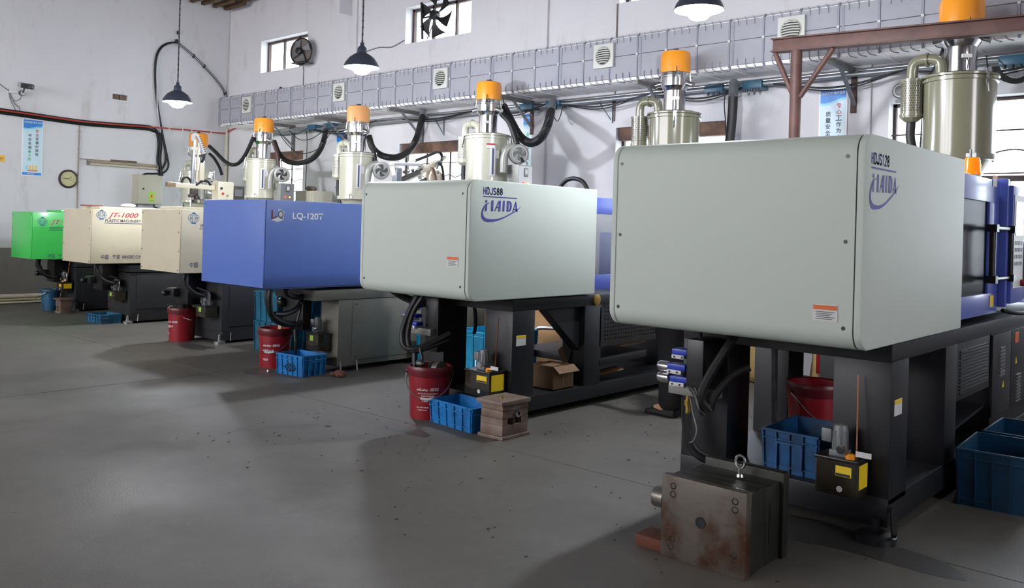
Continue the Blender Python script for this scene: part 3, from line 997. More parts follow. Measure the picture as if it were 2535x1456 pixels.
# ================================================================== MACHINE: boxy covers (cream, cream, green, blue)
def box_machine(x0, x1, yf, ye, z0, z1, by, mat, label, kind):
    m = thing('injection_moulding_machine', label, 'machine', ((x0 + x1) / 2, by, 0))
    th = 0.012
    cov = B().box(x0, x1 - 0.0, yf + th, ye, z0, z1).build('cover', mat, m, bevel=0.008)
    sk = 0.02
    B().box(x0 + 0.002, x1 - 0.004, yf, yf + th - 0.001, z0 + 0.002, z1 - 0.002).build('end_plate', mat, cov, bevel=0.004)
    n = 4
    for i in range(n):
        z = z0 + 0.03 + (z1 - z0 - 0.07) * i / (n - 1)
        for x in (x0 + 0.03, x1 - 0.03):
            B().lathe([(0, -0.005), (0.007, -0.004), (0.009, 0), (0, 0)], (x, yf, z), 12, axis='y').build('screw', STEEL if kind == 'lq' else GREYM, cov)
    lx = x1 + 0.0015
    if kind == 'lq':
        B().prism([(yf + 0.012, z0), (ye, z0), (ye, z0 - 0.012), (yf + 0.05, z0 - 0.012)], 'x', x0 + 0.03, x1 - 0.02).build('bottom_flange', mat, cov)
        text('LQ-120T', 0.068, INKW, cov, (lx, 4.400, 1.412), YR, ZU, width=0.325, off=0.022)
        # cube emblem: three faces behind the L and the Q
        B().poly([(lx, 4.250, 1.512), (lx, 4.313, 1.485), (lx, 4.308, 1.410), (lx, 4.250, 1.430)]).build('emblem_face', M('emblem_grey', (186, 190, 196), 0.4), cov, smooth=False)
        B().poly([(lx, 4.184, 1.408), (lx, 4.248, 1.432), (lx, 4.306, 1.410), (lx, 4.250, 1.392)]).build('emblem_face', M('emblem_light', (206, 208, 208), 0.4), cov, smooth=False)
        B().poly([(lx, 4.208, 1.496), (lx, 4.212, 1.496), (lx, 4.212, 1.434), (lx, 4.208, 1.430)]).build('emblem_edge', INKW, cov, smooth=False)
        B().poly([(lx + 0.001, 4.186, 1.492), (lx + 0.001, 4.203, 1.498), (lx + 0.001, 4.203, 1.432), (lx + 0.001, 4.247, 1.450), (lx + 0.001, 4.247, 1.436), (lx + 0.001, 4.184, 1.410)]).build('letter_l', INKMR, cov, smooth=False)
        text('Q', 0.080, INKN, cov, (lx + 0.001, 4.250, 1.414), YR, ZU, width=0.056, off=0.015)
    else:
        dy = {'jt2': 0.0, 'jt1': -0.055, 'jt3': -0.012}[kind]
        dz = {'jt2': 0.0, 'jt1': -0.115, 'jt3': -0.012}[kind]
        yy = 4.692 + dy
        globe_logo(cov, lx, yy, 1.418 + dz)
        ty = {'jt2': 4.775, 'jt1': 4.742, 'jt3': 4.80}[kind]
        tz = {'jt2': 1.372, 'jt1': 1.252, 'jt3': 1.35}[kind]
        text('JT-1000', 0.078, LAB, cov, (lx, ty - 0.004, tz - 0.004), YR, ZU, width=0.395, shear=0.35, off=0.03)
        text('JT-1000', 0.078, INKR, cov, (lx + 0.001, ty, tz), YR, ZU, width=0.39, shear=0.35, off=0.012)
        py = {'jt2': 4.742, 'jt1': 4.736, 'jt3': 4.762}[kind]
        pz = {'jt2': 1.328, 'jt1': 1.192, 'jt3': 1.305}[kind]
        text('PLASTIC MACHINERY', 0.036, INKN, cov, (lx, py, pz), YR, ZU, width=0.46, off=0.01)
        B().poly([(lx, py - 0.012, pz - 0.012), (lx, py + 0.475, pz - 0.012), (lx, py + 0.475, pz - 0.018), (lx, py - 0.012, pz - 0.018)]).build('underline', INKN, cov, smooth=False)
        cy = {'jt2': 4.700, 'jt1': 4.717, 'jt3': 4.647}[kind]
        cz = {'jt2': 0.852, 'jt1': 0.790, 'jt3': 0.868}[kind]
        text('中国 · 宁波', 0.058, INKN, cov, (lx, cy, cz), YR, ZU, width=0.24, off=0.006)
        text('NINGBO CHINA', 0.042, INKN, cov, (lx, cy + 0.27, cz + 0.006), YR, ZU, width=0.30, off=0.01)
    bx0, bx1 = x0 + 0.12, x1 - 0.05
    if kind == 'lq':
        zt = z0 - 0.04
        ld = B().box(x1 - 0.20, x1 - 0.02, by - 0.28, 8.0, 0.68, zt).build('bed_rail', GREYCAB, m, bevel=0.006)
        B().box(bx0, x1 - 0.21, by - 0.1, 8.0, 0.66, zt).build('cross_frame', DARK, m)
        B().box(bx0 + 0.3, x1 - 0.31, by + 0.35, 8.0, 0.05, 0.655).build('rear_base', JTDARK, m)
        cb = B().box(x1 - 0.30, x1 - 0.03, by, 8.0, 0.05, 0.675).build('base_cabinet', GREYCAB, m, bevel=0.008)
        B().box(x1 - 0.034, x1 - 0.022, by + 0.17, by + 1.1, 0.10, 0.655).build('cabinet_door', GREYCAB, m, bevel=0.003)
        for z in (0.13, 0.63):
            B().cyl((x1 - 0.022, by + 0.2, z), (x1 - 0.018, by + 0.2, z), 0.008, n=10).build('screw', BLACKP, cb)
        B().box(bx0 + 0.1, bx0 + 0.45, by - 0.08, by + 0.02, 0.35, zt).build('pump_block', BLACKP, m, bevel=0.02)
        B().ball((bx0 + 0.12, by - 0.10, 0.60), 0.05, 12).build('valve_cap', BLACKP, m)
        lubricator(m, -6.86, -6.66, by - 0.16, by - 0.02, 0.20, 0.36, True, False)
        loop_hose('hydraulic_hose', m, [(x1 - 0.07, yf + 0.12, z0), (x1 - 0.08, yf + 0.12, 0.70), (x1 - 0.12, yf + 0.18, 0.56), (x1 - 0.20, yf + 0.4, 0.47), (x1 - 0.35, yf + 0.65, 0.45)], 0.024)
        loop_hose('hydraulic_hose', m, [(x1 - 0.12, yf + 0.12, z0), (x1 - 0.13, yf + 0.13, 0.68), (x1 - 0.17, yf + 0.22, 0.53), (x1 - 0.25, yf + 0.42, 0.45), (x1 - 0.38, yf + 0.65, 0.42)], 0.024)
        loop_hose('hydraulic_hose', m, [(x1 - 0.10, yf + 0.3, z0), (x1 - 0.11, yf + 0.32, 0.75), (x1 - 0.16, yf + 0.45, 0.71), (x1 - 0.25, yf + 0.62, 0.71)], 0.026)
        loop_hose('hydraulic_hose', m, [(x1 - 0.13, yf + 0.2, 0.57), (x1 - 0.18, yf + 0.35, 0.56), (x1 - 0.22, yf + 0.5, 0.60), (x1 - 0.3, yf + 0.62, 0.68)], 0.024)
        loop_hose('hydraulic_hose', m, [(x1 - 0.22, yf + 0.55, 0.66), (x1 - 0.25, yf + 0.55, 0.55), (x1 - 0.24, yf + 0.5, 0.40), (x1 - 0.20, yf + 0.48, 0.30), (x1 - 0.22, yf + 0.5, 0.18)], 0.012)
        B().obox((x1 - 0.02, by + 0.03, 0.10), (x1 + 0.03, by - 0.0, 0.01), 0.012, 0.012).obox((x1 - 0.02, by + 0.22, 0.10), (x1 + 0.03, by + 0.19, 0.01), 0.012, 0.012).box(x1 - 0.02, x1 + 0.04, by - 0.01, by + 0.2, 0.002, 0.012).build('foot_bracket', STEEL, m)
    else:
        zt = z0 - 0.03
        B().box(bx0 + 0.04, bx1 + 0.02, by - 0.02, 8.0, zt - 0.09, zt).build('bed_rail', JTDARK, m, bevel=0.004)
        cb = B().box(bx0 + 0.06, bx1, by + 0.0, 8.0, 0.14, zt - 0.1).build('base_cabinet', JTDARK, m, bevel=0.006)
        B().prism([(bx0 + 0.06, 0.14), (bx1, 0.14), (bx1 - 0.02, 0.03), (bx0 + 0.08, 0.03)], 'y', by + 0.02, 7.98).build('plinth', JTDARK, m)
        B().box(bx1 + 0.001, bx1 + 0.010, by + 0.09, by + 1.2, 0.19, zt - 0.13).build('cabinet_door', JTDARK, cb, bevel=0.003)
        for z in (0.22, zt - 0.16):
            B().cyl((bx1 + 0.010, by + 0.12, z), (bx1 + 0.014, by + 0.12, z), 0.007, n=10).build('screw', BLACKP, cb)
        B().box(bx0 + 0.1, bx0 + 0.38, by - 0.22, by, 0.42, zt).build('pump_block', BLACKP, m, bevel=0.02)
        B().box(bx0 + 0.02, bx0 + 0.2, by - 0.3, by - 0.05, 0.50, 0.60).build('valve_block', BLACKP, m, bevel=0.02)
        B().ball((bx0 + 0.06, by - 0.33, 0.54), 0.04, 12).build('valve_cap', BLACKP, m)
        lubricator(m, bx1 - 0.27, bx1 - 0.05, by - 0.17, by - 0.02, 0.30, 0.43, True, kind == 'jt1')
        B().tube([(bx1 - 0.10, by - 0.1, 0.44), (bx1 - 0.08, by - 0.1, 0.52), (bx1 - 0.12, by - 0.1, 0.58), (bx1 - 0.28, by - 0.15, 0.62)], 0.007, 6, 4).build('steel_hose', STEEL, m)
        for k, dx in enumerate((0.26, 0.16, 0.06)):
            loop_hose('hydraulic_hose', m, [(x1 - 0.35 + dx, yf + 0.12 + 0.05 * k, z0), (x1 - 0.36 + dx, yf + 0.12 + 0.05 * k, z0 - 0.10), (x1 - 0.33 + dx, yf + 0.20 + 0.05 * k, z0 - 0.21 - 0.02 * k),
                                            (x1 - 0.36 + dx, yf + 0.34 + 0.04 * k, z0 - 0.26 - 0.01 * k), (x1 - 0.45 + dx * 0.5, yf + 0.48, z0 - 0.24)], 0.022)
        foot_pad(m, bx1 - 0.03, by - 0.0, True, 0.065)
        B().obox((bx1 + 0.004, by - 0.02, 0.11), (bx1 + 0.03, by - 0.05, 0.03), 0.01, 0.01).obox((bx1 + 0.004, by + 0.12, 0.12), (bx1 + 0.03, by + 0.1, 0.03), 0.01, 0.01).build('foot_bracket', STEEL, m)
    # clamp and injection ends beyond the cover
    B().box(x0 + 0.1, x1 - 0.06, ye, 6.4, z0, z1 - 0.05).build('clamp_unit', mat if kind != 'lq' else LQBLUE, m, bevel=0.01)
    B().box(x0 + 0.15, x1 - 0.12, 6.75, 8.0, z0 + 0.02, z0 + 0.42).build('injection_unit', mat, m, bevel=0.01)
    return m


mC = box_machine(-7.603, -6.55, 4.122, 5.75, 0.815, 1.583, 4.95, LQBLUE, 'blue machine with white lettering and a warm grey base', 'lq')
mD = box_machine(-9.738, -8.83, 4.530, 6.0, 0.808, 1.496, 5.07, CREAM, 'cream machine just left of the blue one, ribbed globe emblem on its side', 'jt3')
mE = box_machine(-12.078, -11.20, 4.564, 6.0, 0.796, 1.489, 5.10, CREAM, 'cream machine with red slanted lettering, right next to the green machine', 'jt2')
mF = box_machine(-13.775, -13.00, 4.498, 6.0, 0.772, 1.434, 5.13, GREEN, 'bright green machine at the far left end of the row', 'jt1')
B().box(-13.6, -13.05, 4.9, 5.9, 1.434, 1.47).build('raised_lid', GREEN, mF, bevel=0.01)
B().box(-11.95, -11.4, 4.75, 5.9, 1.489, 1.525).build('raised_lid', CREAM, mE, bevel=0.01)
B().box(-9.55, -9.0, 4.65, 5.9, 1.496, 1.53).build('raised_lid', CREAM, mD, bevel=0.01)

# ================================================================== DUCT
du = thing('air_duct', 'long grey ribbed air duct with round vents along the window wall', 'duct', (-7, 8.16, 3.05))
DY0, DY1, DZ0, DZ1 = 7.88, 8.44, 3.055, 3.555
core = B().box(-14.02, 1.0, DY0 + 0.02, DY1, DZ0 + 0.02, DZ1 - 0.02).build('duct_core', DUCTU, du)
VX = [-13.14, -10.58, -8.38, -5.73, -3.54, -1.0]
edges = []
x = -14.08
while x < 1.0:
    edges.append(x)
    x += 0.366
edges.append(1.0)


def near_vent(x):
    return min(abs(x - v) for v in VX) < 0.05


for i in range(len(edges) - 1):
    a, c = edges[i] + 0.009, edges[i + 1] - 0.009
    p = B().box(a, c, DY0, DY0 + 0.03, 3.332, DZ1 - 0.03).build('duct_panel', DUCT, du, bevel=0.004, seg=1)
    B().box(a, c, DY0, DY0 + 0.03, DZ0 + 0.03, 3.328).build('duct_panel', DUCT, du, bevel=0.004, seg=1)
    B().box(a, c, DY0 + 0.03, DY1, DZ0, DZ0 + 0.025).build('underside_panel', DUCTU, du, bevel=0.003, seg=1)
    B().box(a, c, DY0 + 0.03, DY1, DZ1 - 0.025, DZ1).build('top_panel', DUCT, du, bevel=0.008)
    r = B().box(edges[i] - 0.009, edges[i] + 0.009, DY0 - 0.006, DY0 + 0.03, DZ0 + 0.03, DZ1 - 0.03)
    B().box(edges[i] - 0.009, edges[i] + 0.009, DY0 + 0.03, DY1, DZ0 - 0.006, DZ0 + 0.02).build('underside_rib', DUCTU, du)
    r.prism([(DY0 - 0.006, DZ1 - 0.03), (DY0 + 0.03, DZ1 + 0.006), (DY0 + 0.05, DZ1 - 0.03)], 'x', edges[i] - 0.009, edges[i] + 0.009)
    r.prism([(DY0 - 0.006, DZ0 + 0.03), (DY0 + 0.03, DZ0 - 0.006), (DY0 + 0.05, DZ0 + 0.03)], 'x', edges[i] - 0.009, edges[i] + 0.009)
    rb = r.build('rib', RIB, du)
    B().box(edges[i] - 0.013, edges[i] + 0.013, DY0 - 0.010, DY0 - 0.005, 3.318, 3.340).build('clip', GRILLE, rb)
    t = B()
    for k in range(1, 4):
        xx = a + (c - a) * k / 4
        t.tube([(xx, DY0 - 0.003, DZ1 - 0.085), (xx, DY0 - 0.006, DZ1 - 0.035), (xx - 0.03, DY0 + 0.02, DZ1 + 0.004)], 0.0035, 5, 2)
        t.tube([(xx, DY0 - 0.003, DZ0 + 0.085), (xx, DY0 - 0.006, DZ0 + 0.035), (xx + 0.01, DY0 + 0.03, DZ0 - 0.003), (xx + 0.04, DY0 + 0.12, DZ0 - 0.004)], 0.0045, 5, 2)
    tag(t.build('edge_ties', RIB, du), None, None, None, 'stuff')
    if i % 3 == 0:
        B().box(edges[i] + 0.03, edges[i] + 0.055, DY0 - 0.004, DY0, DZ0 + 0.03, DZ1 - 0.03).build('joint_strip', RIB, du)
B().box(-14.09, -14.06, DY0 + 0.01, DY1, DZ0 + 0.01, DZ1 - 0.01).build('end_cap', DUCT, du, bevel=0.01)
for v in VX:
    g = B().box(v - 0.135, v + 0.135, DY0 - 0.035, DY0 - 0.002, 3.215, 3.485).build('vent_plate', GRILLE, du, bevel=0.008)
    B().cyl((v, DY0 - 0.037, 3.35), (v, DY0 - 0.0355, 3.35), 0.095, n=28).build('vent_opening', BLACKP, g)
    B().lathe([(0.095, 0), (0.102, -0.008), (0.108, 0), (0.095, 0)], (v, DY0 - 0.036, 3.35), 28, axis='y').build('vent_ring', GRILLE, g)
    for k in range(7):
        z = 3.35 - 0.075 + k * 0.025
        h = math.sqrt(max(0.0009, 0.095 ** 2 - (z - 3.35) ** 2)) - 0.003
        pts = [(v - h + 2 * h * t / 8, DY0 - 0.042, z + 0.008 * (1 - (2 * t / 8 - 1) ** 2)) for t in range(9)]
        B().tube(pts, 0.0068, 5, 0).build('slat', GRILLE, g)

# brackets
bl = {-12.59: 'first grey steel duct bracket from the left corner', -11.11: 'steel duct bracket beside the poster behind the second hopper',
      -9.36: 'steel duct bracket above the window with the robot', -7.24: 'steel duct bracket over the green and red lettered poster',
      -5.25: 'steel duct bracket behind the khaki hopper', -3.14: 'steel duct bracket right of the brown post'}
for bx, lb in bl.items():
    d = thing('duct_bracket', lb, 'bracket', (bx, 8.4, 2.6), group='brackets carrying the air duct')
    B().box(bx - 0.025, bx + 0.025, 7.80, 8.44, 2.985, 3.035).build('arm', DULLST, d, bevel=0.003)
    B().box(bx - 0.03, bx + 0.03, 8.41, 8.448, 2.60, 3.03).build('upright', RUSTY if bx in (-7.24, -3.14) else DULLST, d, bevel=0.003)
    B().obox((bx + 0.01, 8.02, 3.0), (bx + 0.01, 8.41, 2.68), 0.035, 0.02).build('brace', GALV, d)
    for z in (2.70, 2.85):
        B().cyl((bx, 8.40, z), (bx, 8.412, z), 0.012, n=8).build('bolt', GALV, d)
for bx in (-8.9, -6.0):
    d = thing('pipe_bracket', 'small triangular pipe bracket on the wall above the robot window' if bx < -8 else 'small triangular pipe bracket left of the big droop hose', 'bracket', (bx, 8.4, 2.6))
    B().obox((bx, 8.44, 3.0), (bx, 8.44, 2.68), 0.035, 0.01).build('leg', GALV, d)
    B().obox((bx - 0.25, 8.44, 3.0), (bx, 8.44, 2.68), 0.03, 0.01).build('leg', GALV, d)

# conduits along the wall below the duct
d = B().cyl((-13.2, 8.36, 2.955), (1.0, 8.36, 3.012), 0.024, n=12).build('conduit_pipe', CHROME, loc=(-7, 8.36, 3.0))
tag(d, 'shiny steel conduit pipe running under the air duct', 'pipe')
d = B().cyl((-13.2, 8.30, 2.90), (1.0, 8.30, 2.975), 0.022, n=12).build('conduit_pipe', GALV, loc=(-7, 8.3, 2.95))
tag(d, 'lower dull grey conduit pipe running below the shiny one', 'pipe')
cbn = thing('cable_bundle', 'sagging black cables strapped under the conduit pipes', 'cable', (-5, 8.3, 2.9))
for k, (x0, x1, s) in enumerate(((-9.6, -8.2, 0.04), (-7.9, -6.9, 0.06), (-6.7, -5.4, 0.07), (-5.3, -4.1, 0.08), (-3.9, -2.6, 0.09), (-2.6, -1.2, 0.08), (-12.0, -10.2, 0.10))):
    for q in range(2):
        xm = (x0 + x1) / 2
        B().tube([(x0, 8.27, 2.93), (xm, 8.26, 2.93 - s - 0.03 * q), (x1, 8.27, 2.95)], 0.010 - 0.003 * q, 6, 8).build('cable', BLACK, cbn)
for px, lb in ((-11.62, 'left'), (-7.0, 'middle'), (-4.35, 'khaki'), (-1.75, 'right')):
    nm = {'left': 'blue hose manifold under the duct left of the faded orange lid', 'middle': 'blue hose manifold above the red and green lettered poster',
          'khaki': 'blue hose manifold above the hanging clamped hose', 'right': 'blue hose manifold near the right edge with looped cables'}[lb]
    j = thing('hose_manifold', nm, 'manifold', (px, 8.33, 2.95), group='blue manifolds on the conduit')
    for dx in (-0.22, 0.22) if lb != 'right' else (0.0,):
        B().box(px + dx - 0.11, px + dx + 0.11, 8.25, 8.40, 2.90, 2.985).build('clamp_body', M('manifold_blue', (36, 84, 108), 0.4), j, bevel=0.015)
        for q in (-0.06, 0.0, 0.06):
            B().cyl((px + dx + q, 8.26, 2.90), (px + dx + q, 8.26, 2.87), 0.012, n=8).build('nozzle', BLACKP, j)
lc = thing('looped_cables', 'tangle of thin black cable loops at the top right', 'cable', (-1.7, 8.3, 2.9))
for k in range(6):
    a = 0.05 + 0.012 * k
    B().tube([(-1.86 - 0.01 * k, 8.27, 2.90), (-1.82 - 0.01 * k, 8.25, 2.84 - a * 0.3), (-1.72, 8.24, 2.80 - a * 0.6), (-1.62 + 0.01 * k, 8.25, 2.83 - a * 0.3), (-1.58 + 0.012 * k, 8.27, 2.90)], 0.006, 6, 4).build('cable', BLACK, lc)


# ================================================================== HOPPERS (local: z=0 at the lid top of the barrel)
def hopper(x, y, zl, label, r=0.25, hb=0.60, mat=None, lid=None, filt=True, blower=True, gauge=True, loader=1.0, blow_off=(0.46, 0.04), filt_off=(-0.36, -0.02), box=True, latch=-62, zbase=1.25):
    mat = mat or HOPPER
    lid = lid or ORANGE
    h = thing('hopper_dryer', label, 'hopper', (x, y, zbase), group='hopper dryers on the machines')
    zb = zl - hb
    c = (x, y, 0)
    br = B().lathe([(0, zl - 0.02), (r, zl - 0.02), (r, zb + 0.01), (0, zb + 0.01)], c, 48).build('barrel', mat, h, sharp=30)
    B().lathe([(0, zl + 0.012), (r - 0.03, zl + 0.012), (r + 0.02, zl - 0.004), (r + 0.02, zl - 0.02), (r, zl - 0.024), (0, zl - 0.024)], c, 48).build('lid', mat, h, sharp=30)
    B().lathe([(r, zl - 0.032), (r + 0.014, zl - 0.034), (r + 0.014, zl - 0.055), (r, zl - 0.058)], c, 48, closed=True).build('rim_band', mat, br)
    B().lathe([(r - 0.01, zb + 0.03), (r + 0.022, zb + 0.026), (r + 0.022, zb + 0.002), (r + 0.022, zb - 0.018), (r - 0.01, zb - 0.02)], c, 48, closed=True).build('lower_flange', mat, br)
    B().lathe([(0, zb), (r - 0.015, zb - 0.002), (0.10, zb - 0.26), (0.08, zbase + 0.03), (0.12, zbase + 0.028), (0.12, zbase), (0, zbase)], c, 36).build('cone', mat, h, sharp=30)
    # latches: position angles (world); near the camera = about -50 deg
    for a in (latch, latch + 180):
        ca, sa = math.cos(R(a)), math.sin(R(a))
        q = B().obox((x + ca * (r + 0.026), y + sa * (r + 0.026), zl - 0.01), (x + ca * (r + 0.03), y + sa * (r + 0.03), zl - 0.10), 0.022, 0.012, (ca, sa, 0))
        q.obox((x + ca * (r + 0.03), y + sa * (r + 0.03), zl - 0.06), (x + ca * (r + 0.05), y + sa * (r + 0.05), zl - 0.16), 0.014, 0.01, (ca, sa, 0))
        q.cyl((x + ca * (r + 0.02), y + sa * (r + 0.02), zl - 0.03), (x + ca * (r + 0.02), y + sa * (r + 0.02), zl + 0.02), 0.006, n=8)
        q.build('latch', CHROME, h)
    ca, sa = math.cos(R(-58)), math.sin(R(-58))
    B().cyl((x + ca * (r + 0.03), y + sa * (r + 0.03), zb - 0.02), (x + ca * (r + 0.03), y + sa * (r + 0.03), zb + 0.05), 0.010, n=8).obox(
        (x + ca * (r + 0.02) - 0.03, y + sa * (r + 0.02) - 0.02, zb + 0.005), (x + ca * (r + 0.02) + 0.03, y + sa * (r + 0.02) + 0.02, zb + 0.005), 0.02, 0.03).build('flange_clamp', STEEL, h)
    # loader
    s = loader
    z0 = zl + 0.012
    ld = B().lathe([(0, z0), (0.108 * s, z0), (0.108 * s, z0 + 0.215), (0.140 * s, z0 + 0.262), (0.140 * s, z0 + 0.345), (0.146 * s, z0 + 0.35), (0.146 * s, z0 + 0.362),
                    (0.140 * s, z0 + 0.366), (0.138 * s, z0 + 0.415), (0, z0 + 0.415)], c, 40).build('loader_body', CHROME, h, sharp=28)
    B().lathe([(0.142 * s, z0 + 0.395), (0.150 * s, z0 + 0.398), (0.150 * s, z0 + 0.56), (0.138 * s, z0 + 0.605), (0.10 * s, z0 + 0.618), (0, z0 + 0.618)], c, 40).build('orange_cap', lid, h, sharp=50)
    B().box(x - 0.03, x + 0.03, y - 0.02, y + 0.02, z0 + 0.61, z0 + 0.645).build('cap_handle', BLACKP, h, bevel=0.01)
    for a in (-48 + 75, -48 - 78, -48):
        ca, sa = math.cos(R(a)), math.sin(R(a))
        rr = 0.145 * s
        q = B().obox((x + ca * rr, y + sa * rr, z0 + 0.405), (x + ca * (rr + 0.012), y + sa * (rr + 0.012), z0 + 0.30), 0.018, 0.010, (ca, sa, 0))
        q.cyl((x + ca * rr, y + sa * rr, z0 + 0.35), (x + ca * (rr + 0.03), y + sa * (rr + 0.03), z0 + 0.345), 0.009, n=8)
        q.build('toggle_clip', STEEL, h)
    ca, sa = math.cos(R(-55)), math.sin(R(-55))
    B().obox((x + ca * 0.112 * s - 0.03, y + sa * 0.112 * s - 0.02, z0 + 0.13), (x + ca * 0.112 * s + 0.03, y + sa * 0.112 * s + 0.02, z0 + 0.13), 0.02, 0.03).build('sensor_plate', STEEL, ld)
    B().tube([(x + ca * 0.12, y + sa * 0.12, z0 + 0.12), (x + ca * 0.15, y + sa * 0.15, z0 + 0.08), (x + ca * 0.13, y + sa * 0.13, z0 + 0.01)], 0.004, 6, 4).build('sensor_wire', BLACK, ld)
    B().tube([(x + ca * 0.14, y + sa * 0.14, z0 + 0.46), (x + ca * 0.165, y + sa * 0.165, z0 + 0.40), (x + ca * 0.16 - 0.05, y + sa * 0.14, z0 + 0.30)], 0.004, 6, 4).build('sensor_wire', BLACK, ld)
    B().cyl((x - 0.12, y - 0.03, z0 + 0.30), (x - 0.20, y - 0.05, z0 + 0.28), 0.028, n=14).build('inlet_spout', STEEL, ld)
    B().cyl((x + 0.12, y + 0.0, z0 + 0.29), (x + 0.21, y + 0.0, z0 + 0.26), 0.028, n=14).build('inlet_spout', STEEL, ld)
    if gauge:
        a = R(-32)
        ca, sa = math.cos(a), math.sin(a)
        cx_, cy_ = x + ca * (r + 0.006), y + sa * (r + 0.006)
        B().obox((cx_, cy_, zl - hb * 0.26), (cx_, cy_, zl - hb * 0.80), 0.062, 0.014, (ca, sa, 0)).build('sight_frame', LAB, br, bevel=0.004)
        B().obox((cx_ + ca * 0.008, cy_ + sa * 0.008, zl - hb * 0.29), (cx_ + ca * 0.008, cy_ + sa * 0.008, zl - hb * 0.77), 0.020, 0.006, (ca, sa, 0)).build('sight_glass', INKN, br)
        a = R(-22)
        ca, sa = math.cos(a), math.sin(a)
        B().obox((x + ca * (r + 0.003), y + sa * (r + 0.003), zl - hb * 0.32), (x + ca * (r + 0.003), y + sa * (r + 0.003), zl - hb * 0.47), 0.07, 0.004, (ca, sa, 0)).build('maker_label', LAB, br)
    if filt:
        fx, fy = x + filt_off[0], y + filt_off[1]
        f = B().lathe([(0, 0.0), (0.085, 0.0), (0.085, -0.30), (0.045, -0.335), (0, -0.335)], (fx, fy, zl - 0.02), 32).build('filter_canister', mat, h, sharp=30)
        pr = B()
        for k in range(12):
            for j in range(32):
                t = 2 * math.pi * (j + 0.5 * (k % 2)) / 32
                c_, s_ = math.cos(t), math.sin(t)
                p = Vector((fx + c_ * 0.0862, fy + s_ * 0.0862, zl - 0.05 - k * 0.0195))
                tx = Vector((-s_, c_, 0)) * 0.0045
                uz = Vector((0, 0, 0.0065))
                pr.poly([p - tx, p - uz, p + tx, p + uz])
        pf = pr.build('perforations', BLACKP, f, smooth=False)
        tag(pf, None, None, None, 'stuff')
        B().lathe([(0.085, 0.012), (0.092, 0.01), (0.092, -0.012), (0.085, -0.014)], (fx, fy, zl - 0.02), 32, closed=True).build('canister_rim', mat, f)
        B().lathe([(0.085, 0.012), (0.092, 0.01), (0.092, -0.012), (0.085, -0.014)], (fx, fy, zl - 0.30), 32, closed=True).build('canister_rim', mat, f)
        B().tube([(fx, fy, zl - 0.03), (fx, fy, zl + 0.07), (fx + 0.02, fy, zl + 0.125), (fx + 0.075, fy + 0.005, zl + 0.145), (fx + 0.15, fy + 0.01, zl + 0.14), (fx + 0.205, fy + 0.015, zl + 0.11), (fx + 0.215, fy + 0.015, zl + 0.0)],
                 0.044, 16, 4).build('elbow_pipe', mat, h)
        B().lathe([(0.044, -0.008), (0.058, -0.008), (0.058, 0.008), (0.044, 0.008)], (fx + 0.11, fy + 0.01, zl + 0.143), 20, axis='x', closed=True).build('pipe_flange', mat, h)
        B().tube([(fx, fy, zl - 0.34), (fx, fy, zl - 0.5), (fx + 0.06, fy, zl - 0.66), (fx + 0.20, fy, max(zbase + 0.12, zl - 0.84))], 0.036, 12, 4).build('return_hose', BLACK, h)
    if blower:
        bx, by = x + blow_off[0], y + blow_off[1]
        bz = zl - 0.24
        # snail-shell blower whose inlet faces the camera side, with a fan guard of four blades
        nrm = Vector((0.80, -0.60, 0))
        sd = Vector((0.60, 0.80, 0))
        ctr = Vector((bx, by, bz))
        bb = B()
        bb.cyl(ctr - nrm * 0.05, ctr + nrm * 0.05, 0.115, n=32)
        bl_ = bb.build('blower_housing', BLOWER, h, bevel=0.015, sharp=50)
        B().tube([ctr - sd * 0.04 + Vector((0, 0, 0.09)), ctr - sd * 0.12 + Vector((0, 0, 0.06)), ctr - sd * 0.165 + Vector((0, 0, -0.04)), ctr - sd * 0.17 + Vector((0, 0, -0.22))], 0.045, 14, 4).build('blower_duct', BLOWER, bl_)
        B().cyl(ctr + nrm * 0.051, ctr + nrm * 0.056, 0.085, n=28).build('intake', BLACKP, bl_)
        g = B()
        for k in range(24):
            t0, t1 = 2 * math.pi * k / 24, 2 * math.pi * (k + 1) / 24
            for ra, rb_ in ((0.080, 0.092),):
                e = ctr + nrm * 0.06
                g.poly([e + (sd * math.cos(t0) + Vector((0, 0, 1)) * math.sin(t0)) * ra, e + (sd * math.cos(t0) + Vector((0, 0, 1)) * math.sin(t0)) * rb_,
                        e + (sd * math.cos(t1) + Vector((0, 0, 1)) * math.sin(t1)) * rb_, e + (sd * math.cos(t1) + Vector((0, 0, 1)) * math.sin(t1)) * ra])
        g.build('guard_ring', BLOWER, bl_)
        for k in range(4):
            v = B()
            for q in range(6):
                for (t0, t1) in ((q / 6, (q + 1) / 6),):
                    def P(t, w):
                        a = R(90 * k + 40 * t + w * (28 + 14 * t))
                        return ctr + nrm * (0.058 + 0.006 * w) + (sd * math.cos(a) + Vector((0, 0, 1)) * math.sin(a)) * (0.012 + 0.068 * t)
                    v.poly([P(t0, 0), P(t1, 0), P(t1, 1), P(t0, 1)])
            v.build('fan_blade', BLOWER, bl_)
        if box:
            X0, Y0 = bx - 0.10, by - 0.06
            cbx = B().box(X0 - 0.02, X0 + 0.16, Y0, Y0 + 0.24, bz - 0.44, bz - 0.125).build('control_box', BLOWER, h, bevel=0.006)
            fx = X0 + 0.161
            B().box(fx, fx + 0.004, Y0 + 0.008, Y0 + 0.232, bz - 0.43, bz - 0.135).build('panel_face', LAB if r > 0.24 and mat == HOPPER and x > -8 else GREYM, cbx)
            B().box(fx + 0.004, fx + 0.008, Y0 + 0.09, Y0 + 0.16, bz - 0.26, bz - 0.16).build('controller', BLACKP, cbx)
            B().box(fx + 0.008, fx + 0.010, Y0 + 0.105, Y0 + 0.15, bz - 0.23, bz - 0.17).build('display', LAB, cbx)
